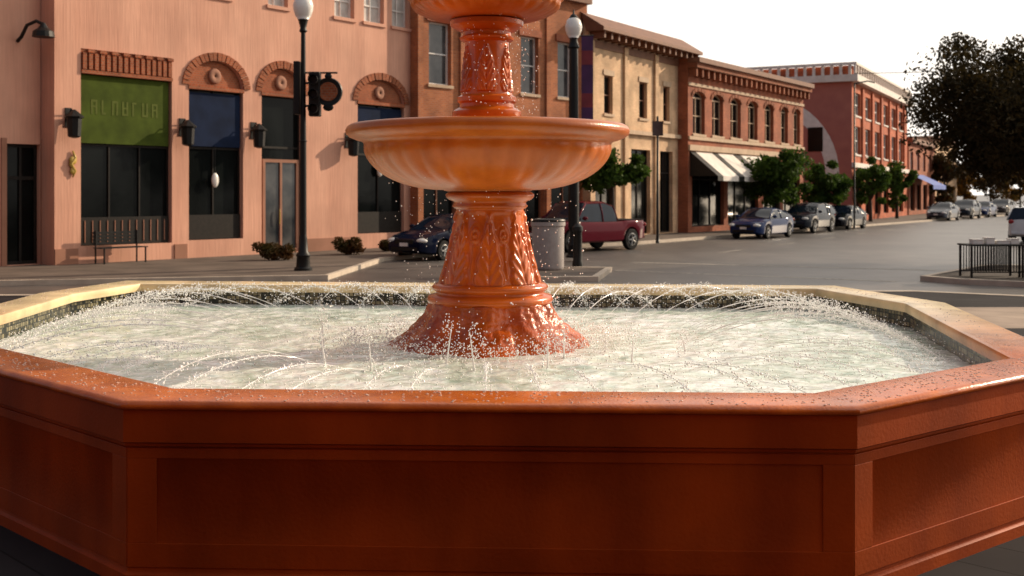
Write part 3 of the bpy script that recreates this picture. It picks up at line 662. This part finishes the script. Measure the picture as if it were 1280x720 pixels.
# ---- B6, B7
b=Bld('far_brick_shop','low dark brick shop with a blue awning beyond the scarlet building',G(1136,268.9),G(1168,265.8),7.5,14,M['brick_r'])
for i in range(4):
    x0=1+i*(b.W-1)/4; b.hole(x0,x0+1.6,4.4,6.2); b.hole(x0,x0+2.6,.4,3)
b.walls()
for i in range(4):
    x0=1+i*(b.W-1)/4; b.window(x0,x0+1.6,4.4,6.2,None,1,2,M['white'],M['glass']); b.window(x0,x0+2.6,.4,3,None,2,1)
b.bx('cornice',-.1,b.W,-.4,-.003,7.0,7.5,M['trim_br'])
g=MB(); g.add([(.3,-.02,4.0),(9,-.02,4.0),(9,-2.2,2.9),(.3,-2.2,2.9),(9,-2.2,2.5),(.3,-2.2,2.5)],[(0,3,2,1),(3,5,4,2)]); g.build('awning',M['blue'],b.root)
b=Bld('distant_tan_shop','distant pale shop at the far end of the street',G(1169,265.6),G(1196,263.0),8.5,14,M['brick_t'])
for i in range(4):
    x0=1+i*(b.W-1)/4; b.hole(x0,x0+2,4.6,6.6); b.hole(x0,x0+3,.4,3)
b.walls()
for i in range(4):
    x0=1+i*(b.W-1)/4; b.window(x0,x0+2,4.6,6.6); b.window(x0,x0+3,.4,3)
b.bx('cornice',-.1,b.W,-.4,-.003,8.0,8.5,M['trim_br'])
b=Bld('unseen_shade_building','unseen brick building added behind the camera to shade the basin front',(26,-5.5),(-30,-5.5),13,10,M['brick_r'])  # out of view, added to keep skylight off the basin front
hs=[(2+i*6.5,2+i*6.5+3.6) for i in range(8)]
for h in hs: b.hole(h[0],h[1],.4,4); b.hole(h[0]+.6,h[1]-.6,6,8.5)
b.walls()
for h in hs: b.window(h[0],h[1],.4,4,None,2,1); b.window(h[0]+.6,h[1]-.6,6,8.5,None,2,2)
b.bx('cornice',0,b.W,-.5,-.003,12.3,12.99,M['trim_br'])  # cornice of the added unseen shade building
# ---------------------------------------------------------------- trees
def leafmesh(name,cl,nl,size,m,parent):
    cl=np.array(cl); k=rng.integers(0,len(cl),nl); c=cl[k]
    d=rng.normal(size=(nl,3)); d/=np.linalg.norm(d,axis=1)[:,None]; rad=rng.random(nl)**.45
    p=c[:,:3]+d*(rad*c[:,3])[:,None]*np.array([1,1,.75])
    a=rng.normal(size=(nl,3)); a/=np.linalg.norm(a,axis=1)[:,None]; bb=np.cross(a,rng.normal(size=(nl,3))); bb/=np.linalg.norm(bb,axis=1)[:,None]
    s=size*(.6+.8*rng.random(nl))[:,None]
    V=np.stack([p-a*s,p+bb*s*.5,p+a*s,p-bb*s*.5],1).reshape(-1,3)
    me=bpy.data.meshes.new(name); me.vertices.add(len(V)); me.vertices.foreach_set('co',V.ravel().astype(np.float32))
    me.loops.add(4*nl); me.loops.foreach_set('vertex_index',np.arange(4*nl,dtype=np.int32)); me.polygons.add(nl)
    me.polygons.foreach_set('loop_start',np.arange(0,4*nl,4,dtype=np.int32)); me.polygons.foreach_set('loop_total',np.full(nl,4,dtype=np.int32))
    me.materials.append(m); me.update(); me.validate()
    o=bpy.data.objects.new(name,me); C.objects.link(o); o.parent=parent; return o
def tree(label,x,y,cr,zc,rz,nl,size,m,ncl=26,tr=.12,z=0,group=None,name='street_tree'):
    r=thing(name,label,'tree',(x,y,z),0,group)
    cl=[]
    for i in range(ncl):
        d=Vector((random.gauss(0,1),random.gauss(0,1),random.gauss(0,1))).normalized()*random.uniform(.35,1.08)
        s=cr*random.uniform(.17,.38); cl.append((d.x*(cr-s*.5),d.y*(cr-s*.5),zc+d.z*(rz-s*.4),s))
    g=MB(); zb=zc-rz*.75
    g.tube([(0,0,-.1),(.03,.02,zb*.5),(0,.04,zb),(-.05,0,zc)],[tr*1.3,tr,tr*.85,tr*.4],9)
    for c in cl[:14]:
        e=Vector(c[:3]); s=Vector((0,0,zb+random.uniform(-.1,.5)*rz)); mdl=(s+e)/2+Vector((0,0,.1*rz)); g.tube([s,mdl,e],[tr*.45,tr*.28,tr*.1],5)
    g.build('trunk',M['bark'],r,smooth=True)
    leafmesh('crown',cl,nl,size,m,r); return r
def T(label,px,py,ytop,ybot,wpx,nl,size,m,**k):
    x,y=G(px,py); s=y/F; zt=CH-(ytop-HZ)*s; zb=CH-(ybot-HZ)*s
    return tree(label,x,y,wpx*s/2,(zt+zb)/2,(zt-zb)/2,nl,size,m,**k)
T('small green street tree in front of the tan brick building',765,302,176,246,96,4200,.11,M['leaf'])
T('leafy round street tree standing before the red brick building',973,288,182,262,92,7500,.13,M['leaf'],ncl=46)
T('darker street tree at the side street corner by the red brick building',1032,283,196,260,70,5600,.13,M['leaf'],ncl=34)
T('bushy street tree before the scarlet building doorway',1088,277,198,256,58,4400,.15,M['leaf'])
T('street tree at the far end of the scarlet building',1121,273,202,256,54,4200,.16,M['leaf'])
T('rusty autumn tree beyond the blue awning',1180,266,175,258,60,4600,.22,M['leaf_r'],ncl=30)
T('golden autumn tree at the end of the street',1205,262,190,254,48,4400,.25,M['leaf_g'],ncl=30)
T('tall dark tree on the right side of the street behind the golden one',1238,263,140,254,80,7000,.26,M['leaf_r'],ncl=36)
T('golden tree at the right edge beyond the parked cars',1275,262,170,256,76,7000,.26,M['leaf_g'],ncl=36)
x,y=G(1300,322)
tree('large dark leafy tree overhanging the street at the right edge',x,y,4.0,4.6,2.8,80000,.072,M['leaf_d'],ncl=120,tr=.2)
def bush(label,px,py,w,h,m,nl=1500):
    x,y=G(px,py); r=thing('shrub',label,'shrub',(x,y,0),0,'low shrubs by the stucco building')
    cl=[(random.uniform(-w,w)*.6,random.uniform(-.3,.3),random.uniform(.25,.75)*h,h*.42) for i in range(9)]
    g=MB()
    for c in cl[:5]: g.tube([(c[0]*.3,0,0),c[:3]],[.03,.01],5)
    g.build('stem',M['bark'],r); leafmesh('foliage',cl,nl,.06,m,r)
bush('low rusty shrub below the arched doorway',342,325,.8,.55,M['leaf_r']); bush('low green shrub right of the street lamp',436,318,.55,.6,M['leaf_r'])
bush('small shrub under the last arched window of the stucco building',490,314,.5,.45,M['leaf_r'])
# ---------------------------------------------------------------- cars
def interp(x,K):
    if x<=K[0][0]: return K[0][1]
    for (a,b),(c,d) in zip(K,K[1:]):
        if x<=c:
            t=(x-a)/(c-a); t=t*t*(3-2*t)*.5+t*.5; return b+(d-b)*t
    return K[-1][1]
def car(label,cat,px,py,paint,kind='sedan',rot=None,group='cars parked along the far kerb',name='parked_car'):
    x,y=G(px,py,ROADZ)
    L=dict(sedan=4.7,suv=4.7,pickup=5.5)[kind]; W=dict(sedan=.9,suv=.94,pickup=.98)[kind]
    if rot is None: rot=math.atan2(-.82,-.57)
    r=thing(name,label,cat,(x,y,ROADZ),rot,group)
    wr=dict(sedan=.32,suv=.37,pickup=.40)[kind]; wb=dict(sedan=1.38,suv=1.38,pickup=1.7)[kind]; gc={'sedan':.2,'suv':.28,'pickup':.34}[kind]
    if kind=='sedan':
        top=[(-2.35,.78),(-2.25,.98),(-1.7,1.02),(0,.98),(1.1,.96),(1.9,.84),(2.25,.72),(2.35,.6)]; cab=[(-1.85,1.0),(-1.05,1.38),(-.3,1.46),(.25,1.44),(1.15,.97)]; ra,rb=-1.0,.3
    elif kind=='suv':
        top=[(-2.35,.85),(-2.3,1.05),(0,1.08),(1.1,1.08),(2.0,.98),(2.28,.85),(2.35,.7)]; cab=[(-2.3,1.06),(-2.0,1.55),(-1,1.66),(.2,1.63),(1.2,1.08)]; ra,rb=-1.95,.3
    else:
        top=[(-2.75,1.1),(-2.7,1.15),(0,1.13),(1.2,1.15),(2.3,1.10),(2.65,.98),(2.75,.8)]; cab=[(-.95,1.13),(-.8,1.72),(-.3,1.86),(.7,1.84),(1.45,1.14)]; ra,rb=-.8,.75
    n=96; fr=[(0,0),(.9,0),(.975,.08),(1,.45),(.985,.8),(.93,.95),(.6,1.0),(0,1.015)]
    vs=[];k=len(fr);sec=2*k-2
    for i in range(n+1):
        xx=-L/2+L*i/n; w=W*(1-.22*(abs(xx)/(L/2))**9-.05*(abs(xx)/(L/2))**2); zt=interp(xx,top); zb=gc+.12*(abs(xx)/(L/2))**10
        for xw in (-wb,wb):
            dd=(wr+.06)**2-(xx-xw)**2
            if dd>0: zb=max(zb,wr+math.sqrt(dd))
        zb=min(zb,zt-.1)
        half=[(w*a,zb+(zt-zb)*c) for a,c in fr]
        ring=[(xx,-a,c) for a,c in half]+[(xx,a,c) for a,c in half[-2:0:-1]]
        vs+=ring
    fs=[]
    for i in range(n):
        for j in range(sec): fs.append((i*sec+j,(i+1)*sec+j,(i+1)*sec+(j+1)%sec,i*sec+(j+1)%sec))
    fs.append(tuple(range(sec))); fs.append(tuple(range(n*sec,(n+1)*sec))[::-1])
    g=MB(); g.add(vs,fs); g.build('body',paint,r,smooth='auto')
    def cabsec(xx,gr=0,frac=0):
        zt=interp(xx,cab)+gr; zb=interp(xx,top)-.03; t=max(0,min(1,(zt-zb)/(max(c[1] for c in cab)-1.0)))
        wbelt=W*.90+gr; wt=W*(.90-.20*t)+gr
        return [(wbelt,zb),(wbelt*.5+wt*.5+.02,(zb+zt)/2),(wt,zt-.07*t),(wt*.85,zt-.015),(0,zt+.01)]
    c0,c1=cab[0][0],cab[-1][0]; n=36; vs=[];fs=[]
    for i in range(n+1):
        h=cabsec(c0+(c1-c0)*i/n); xx=c0+(c1-c0)*i/n
        vs+=[(xx,-a,c) for a,c in h]+[(xx,a,c) for a,c in h[-2::-1]]
    for i in range(n):
        for j in range(8): fs.append((i*9+j,(i+1)*9+j,(i+1)*9+j+1,i*9+j+1))
    fs.append(tuple(range(9))); fs.append(tuple(range(n*9,n*9+9))[::-1])
    g=MB(); g.add(vs,fs); g.build('windows',M['carglass'],r,smooth='auto')
    vs=[];fs=[];n=20
    for i in range(n+1):
        xx=ra+(rb-ra)*i/n; h=cabsec(xx,.012)[2:]
        vs+=[(xx,-h[0][0],h[0][1]-.03)]+[(xx,-a,c) for a,c in h]+[(xx,a,c) for a,c in h[-2::-1]]+[(xx,h[0][0],h[0][1]-.03)]
    for i in range(n):
        for j in range(6): fs.append((i*7+j,(i+1)*7+j,(i+1)*7+j+1,i*7+j+1))
    g=MB(); g.add(vs,fs); g.build('roof',paint,r,smooth='auto')
    g=MB()
    pil=[(c1-.03,rb,0),(c0+.03,ra,0),((ra+rb)/2-.05,(ra+rb)/2-.05,1)]
    if kind=='suv': pil.append((-1.25,-1.25,1))
    for s in (-1,1):
        for (xa,xb,_) in pil:
            q=[]
            for t in (0,.5,1):
                xx=xa+(xb-xa)*t; h=cabsec(xx); a,c=(h[0] if t==0 else (h[1] if t==.5 and _ else h[2])); q.append((xx,s*(a+.004),c))
            g.tube(q,.035,6)
    g.build('pillars',paint,r,smooth=True)
    if kind=='pickup':
        g=MB(); g.box(-2.66,-1.0,-.8,.8,1.15,1.165); g.build('bed_cover',M['tyre'],r)
    for sx in (-1,1):
        for sy in (-1,1):
            g=MB(); c=(sx*wb,sy*(W-.13),wr)
            g.lathe([(wr*.6,-.11),(wr*.93,-.11),(wr,-.08),(wr,.08),(wr*.93,.11),(wr*.6,.11)],28,c,axis='y'); w=g.build('wheel',M['tyre'],r,smooth='auto')
            g=MB(); yo=sy*.112
            g.lathe([(wr*.62,yo*.6),(wr*.6,yo),(wr*.54,yo*1.05),(wr*.52,yo*.7)],24,c,axis='y')
            for q in range(5):
                a=2*PI*q/5; g.tube([(c[0],c[1]+yo,c[2]),(c[0]+wr*.55*math.cos(a),c[1]+yo,c[2]+wr*.55*math.sin(a))],.035,5)
            g.ell((c[0],c[1]+yo,c[2]),(.07,.03,.07),8,5); g.build('rim',M['rim'],w,smooth='auto')
    F_=L/2; hz=interp(F_-.2,top)
    for s in (-1,1):
        g=MB(); g.ell((F_-.17,s*W*.66,hz-.10),(.17,.2,.085)); g.build('headlight',M['lampglass'],r,smooth=True)
        g=MB(); g.ell((-F_+.07,s*W*.72,.86 if kind=='sedan' else .95),(.09,.13,.1)); g.build('tail_light',M['red'],r,smooth=True)
        g=MB(); g.ell((c1-.35,s*(W+.06),interp(c1,top)+.1),(.09,.12,.08)); g.build('mirror',paint,r,smooth=True)
    g=MB(); g.box(F_-.06,F_+.015,-W*.42,W*.42,hz-.2,hz-.07); g.box(F_-.06,F_+.02,-W*.6,W*.6,gc+.13,gc+.24)
    g.build('grille',M['black'],r,bevel=.01)
    g=MB(); g.box(F_-.02,F_+.035,-.16,.16,gc+.27,gc+.38); g.build('number_plate',M['white'],r)
    g=MB(); g.box(F_-.12,F_+.03,-W*.7,W*.7,gc+.24,gc+.265); g.build('bumper',paint,r,bevel=.01)
    g=MB(); g.box(-F_-.04,-F_+.1,-W*.7,W*.7,.42,.52); g.build('bumper',paint,r,bevel=.01)
    return r
car('dark navy sedan parked left of the fountain pedestal','car',562,322,M['car_navy'])
car('maroon pickup truck parked right of the fountain pedestal','pickup truck',730,313,M['car_maroon'],'pickup',rot=math.atan2(-.70,-.71),name='parked_pickup')
car('dark blue sedan nearest the camera in the row by the red brick building','car',953,297,M['car_blue'],'sedan')
car('dark car second in the row past the leafy street tree','car',1010,290.3,M['car_grey'],'suv')
car('black car third in the row before the scarlet building','car',1054,286,M['car_black'])
car('grey car first of the distant row beyond the scarlet building','car',1179,275.5,M['car_silver'],'sedan')
car('dark car second of the distant row beyond the scarlet building','car',1207,273.2,M['car_grey'],'suv')
car('blue car third of the distant row beyond the scarlet building','car',1229,271.2,M['car_blue'])
car('brown car last of the distant row near the right edge','car',1252,269.4,M['car_beige'],'suv')
car('white car parked behind the black railing at the right edge','car',1298,303,M['car_white'],'suv',rot=math.atan2(.82,.57),group=None)
# ---------------------------------------------------------------- street furniture
def lamp(label,px,py,top,z=0,th=.06,group='street lamps'):
    x,y=G(px,py,z); r=thing('street_lamp',label,'street lamp',(x,y,z),0,group)
    g=MB(); g.lathe([(.24,0),(.24,.06),(.19,.1),(.17,.35),(.2,.4),(.13,.5),(.11,.8),(th+.03,.95)],16); g.build('base',M['black'],r,smooth='auto')
    g=MB(); g.lathe([(th+.03,.95),(th+.025,top*.5),(th+.05,top*.5+.02),(th+.02,top*.5+.06),(th,top-.5),(th+.05,top-.45),(th+.02,top-.38),(.12,top-.2),(.14,top-.15)],14); g.build('pole',M['black'],r,smooth='auto')
    g=MB(); g.lathe([(.14,top-.15),(.21,top-.05),(.26,top+.1),(.27,top+.22),(.21,top+.42),(.1,top+.5)],18); g.build('globe',M['globe'],r,smooth=True)
    g=MB(); g.lathe([(.14,top+.49),(.1,top+.56),(.03,top+.62),(.015,top+.75)],12); g.build('cap',M['black'],r,smooth='auto'); return r
x,y=G(379,338)
lamp('black street lamp with white globe before the stucco building',379,338,6.75)
lamp('thick black street lamp with purple banner behind the grey bin',717,322,7.1,th=.14)
x2,y2=G(717,322)
r=thing('street_banner','narrow purple and red banner hung on the thick lamp post','banner',(x2,y2,0))
g=MB(); 
for i in range(6):
    za=4.3+i*.45; g.box(.25,.62,-.01+.01*math.sin(i),.01+.01*math.sin(i),za,za+.45,0 if i not in(1,4) else 1)
g.build('cloth',[M['banner'],M['bannerred']],r)
for zz in (7.02,4.28):
    g=MB(); g.tube([(0,0,zz),(.66,0,zz)],.02); g.build('rod',M['black'],r)
r=thing('traffic_signal','black traffic signal head bracketed to the lamp post by the stucco building','traffic light',(x,y,4.6))
g=MB(); g.box(.16,.46,-.14,.14,-.55,.62); g.box(-.02,.16,-.03,.03,.3,.36); g.box(-.02,.16,-.03,.03,-.3,-.24); g.build('housing',M['black'],r,bevel=.03)
for k,mm in enumerate((M['amber'],M['glass'],M['glass'])):
    g=MB(); g.lathe([(.1,-.02),(.12,-.02),(.13,-.24),(.12,-.24),(.1,-.05)],18,(.31,-.14,.4-k*.38),axis='y'); g.build('visor',M['black'],r,smooth='auto')
    g=MB(); g.lathe([(.01,-.03),(.1,-.02),(.1,0)],16,(.31,-.14,.4-k*.38),axis='y'); g.build('lens',mm,r)
g=MB(); g.box(-.24,-.08,-.12,.12,-.5,.9); g.build('side_box',M['black'],r,bevel=.02)
r=thing('round_sign','dark round hanging sign on the lamp post bracket','sign',(x,y,4.75))
g=MB(); g.lathe([(.02,-.03),(.32,-.03),(.36,-.045),(.38,0),(.36,.045),(.32,.03),(.02,.03)],28,(.66,0,-.05),axis='y'); g.ell((.66,0,.36),(.10,.04,.08)); g.ell((.66,0,-.46),(.14,.04,.10))
g.build('disc',M['black'],r,smooth='auto')
g=MB(); g.lathe([(.14,-.036),(.24,-.06),(.25,-.032)],28,(.66,0,-.05),axis='y'); g.build('emblem_ring',M['brick_arch'],r)
g=MB(); g.tube([(0,0,.45),(.9,0,.45)],.025); g.tube([(.66,0,.45),(.66,0,.25)],.014); g.build('bracket',M['black'],r)
for (px,py,h,lab) in ((822,304,5.2,'slim grey signpost before the tan brick building'),(1068,285,8.6,'tall slim lamp post at the corner of the scarlet building')):
    xx,yy=G(px,py); r=thing('signpost',lab,'post',(xx,yy,0)); g=MB(); g.lathe([(.09,0),(.06,.3),(.045,h)],10); g.build('pole',M['black'],r,smooth=True)
    g=MB(); g.box(-.22,.22,-.05,-.03,h-.8,h-.2) if h<6 else g.tube([(0,0,h),(.8,0,h+.15),(1.2,0,h+.05)],.04); g.build('sign_plate' if h<6 else 'lamp_arm',M['glass2'] if h<6 else M['black'],r)
xx,yy=G(685,337); r=thing('litter_bin','grey litter bin with dark flat lid standing right of the fountain pedestal','bin',(xx,yy,0))
g=MB(); g.lathe([(.38,0),(.41,.03),(.42,.08),(.43,1.14),(.46,1.17),(.46,1.27)],28); g.build('body',M['bin'],r,smooth='auto')
g=MB(); g.lathe([(.46,1.271),(.47,1.30),(.45,1.34),(.30,1.36),(.28,1.33),(.05,1.33)],28); g.build('lid',M['black'],r,smooth='auto')
xx,yy=G(722,333); r=thing('bollard','short black bollard beside the grey bin','bollard',(xx,yy,0)); g=MB(); g.lathe([(.15,0),(.15,.1),(.13,.16),(.12,.95),(.15,1.0),(.14,1.1),(.03,1.2)],16); g.build('post',M['black'],r,smooth='auto')
xx,yy,_=B1.world(B1.x(138),-.55,0); r=thing('bench','black slatted bench below the green shopfront window','bench',(xx,yy,0),B1.rz)
g=MB()
for i in range(5): g.box(-.75,.75,-.22+i*.1,-.15+i*.1,.44,.47)
g.build('seat',M['black'],r)
g=MB()
for i in range(4): g.box(-.75,.75,.25,.28,.55+i*.1,.62+i*.1)
g.build('backrest',M['black'],r)
for s in (-.68,.68):
    for yv in (-.2,.24):
        g=MB(); g.tube([(s,yv,0),(s,yv,.46 if yv<0 else .95)],.025,6); g.build('leg',M['black'],r)
def table(px,py,w,label):
    xx,yy=G(px,py); r=thing('outdoor_table',label,'table',(xx,yy,0),0,'black outdoor tables')
    g=MB(); g.box(-w/2,w/2,-.4,.4,.76,.80); g.build('tabletop',M['black'],r,bevel=.01)
    for sx in (-1,1):
        for sy in (-1,1):
            g=MB(); g.tube([(sx*(w/2-.06),sy*.34,0),(sx*(w/2-.06),sy*.34,.76)],.03,6); g.build('leg',M['black'],r)
    for sy in (-1,1):
        g=MB(); yy0=sy*.34; g.box(-w/2+.06,w/2-.06,yy0-.01,yy0+.01,.12,.15)
        n=int(w/.07)
        for i in range(n): q=-w/2+.08+i*(w-.16)/(n-1); g.tube([(q,yy0,.14),(q,yy0,.76)],.013,5)
        g.build('railing',M['black'],r)
    return xx,yy
tx,ty=table(1239,346,1.35,'black metal outdoor table with white boxes at the right edge'); table(1316,348,1.4,'black metal outdoor table cut by the right picture edge')
for i,(dx,w,h) in enumerate(((-.4,.26,.10),(-.1,.2,.14),(.2,.32,.07),(.48,.2,.12))):
    r=thing('white_box','white box %s on the black outdoor table'%['leftmost','second from left','flat and third from left','rightmost'][i],'box',(tx+dx,ty-.1,.80)); g=MB(); g.box(-w/2,w/2,-.12,.12,.001,h); g.build('carton',M['white'],r,bevel=.01); g=MB(); g.box(-w/2-.01,w/2+.01,-.13,.13,h+.002,h+.02); g.build('lid',M['white'],r)
a=G(1068,285); g=MB(); p0=Vector((a[0],a[1],9.2)); p1=Vector((60,70,13)); g.tube([p0+(p1-p0)*t-Vector((0,0,3*t*(1-t))) for t in [i/12 for i in range(13)]],.02,5)
tag(g.build('overhead_cable',M['black']),'thin dark cable crossing the sky at upper right','cable')
# ---------------------------------------------------------------- world, sun, camera
w=bpy.data.worlds.new('World'); S.world=w; w.use_nodes=True; N=w.node_tree.nodes; L=w.node_tree.links
sky=N.new('ShaderNodeTexSky'); sky.sky_type='NISHITA'; sky.sun_disc=False; sky.sun_elevation=EL; sky.sun_rotation=math.atan2(SUN.x,SUN.y); sky.air_density=1.0; sky.dust_density=3.0; sky.ozone_density=.6
tc=N.new('ShaderNodeTexCoord'); dt=N.new('ShaderNodeVectorMath'); dt.operation='DOT_PRODUCT'
dirv=Vector((SUN.x*math.cos(EL),SUN.y*math.cos(EL),math.sin(EL))); dt.inputs[1].default_value=dirv; L.new(tc.outputs['Generated'],dt.inputs[0])
hz_=N.new('ShaderNodeMapRange'); hz_.interpolation_type='SMOOTHSTEP'; hz_.inputs[1].default_value=.1; hz_.inputs[2].default_value=.68; hz_.inputs[3].default_value=.08; hz_.inputs[4].default_value=.97; L.new(dt.outputs['Value'],hz_.inputs[0])
cn=N.new('ShaderNodeTexNoise'); cn.inputs['Scale'].default_value=2.5; cn.inputs['Detail'].default_value=5; L.new(tc.outputs['Generated'],cn.inputs['Vector'])
cm=N.new('ShaderNodeMapRange'); cm.inputs[1].default_value=.3; cm.inputs[2].default_value=.7; cm.inputs[3].default_value=.94; cm.inputs[4].default_value=1.06; L.new(cn.outputs['Fac'],cm.inputs[0])
mu=N.new('ShaderNodeMath'); mu.operation='MULTIPLY'; mu.use_clamp=True; L.new(hz_.outputs[0],mu.inputs[0]); L.new(cm.outputs[0],mu.inputs[1])
mx=N.new('ShaderNodeMix'); mx.data_type='RGBA'; mx.inputs[7].default_value=(13.8,12.8,11.6,1)
L.new(mu.outputs[0],mx.inputs[0]); L.new(sky.outputs[0],mx.inputs[6]); L.new(mx.outputs[2],N['Background'].inputs[0]); N['Background'].inputs[1].default_value=.10
sd=bpy.data.lights.new('sun','SUN'); sd.energy=5.0; sd.angle=math.radians(.6); sd.color=(1,.80,.58); so=bpy.data.objects.new('sun',sd); C.objects.link(so)
so.rotation_euler=(-dirv).to_track_quat('-Z','Y').to_euler()
cd=bpy.data.cameras.new('camera'); cd.lens=F/1280*36; cd.sensor_width=36; cd.clip_end=6000; cd.shift_y=-(360-HZ)/1280
co=bpy.data.objects.new('camera',cd); C.objects.link(co); co.location=(0,0,CH); co.rotation_euler=(PI/2,0,0); S.camera=co
cd.dof.use_dof=True; cd.dof.focus_distance=8.5; cd.dof.aperture_fstop=2.8
S.view_settings.view_transform='Standard'; S.view_settings.look='None'; S.view_settings.exposure=0
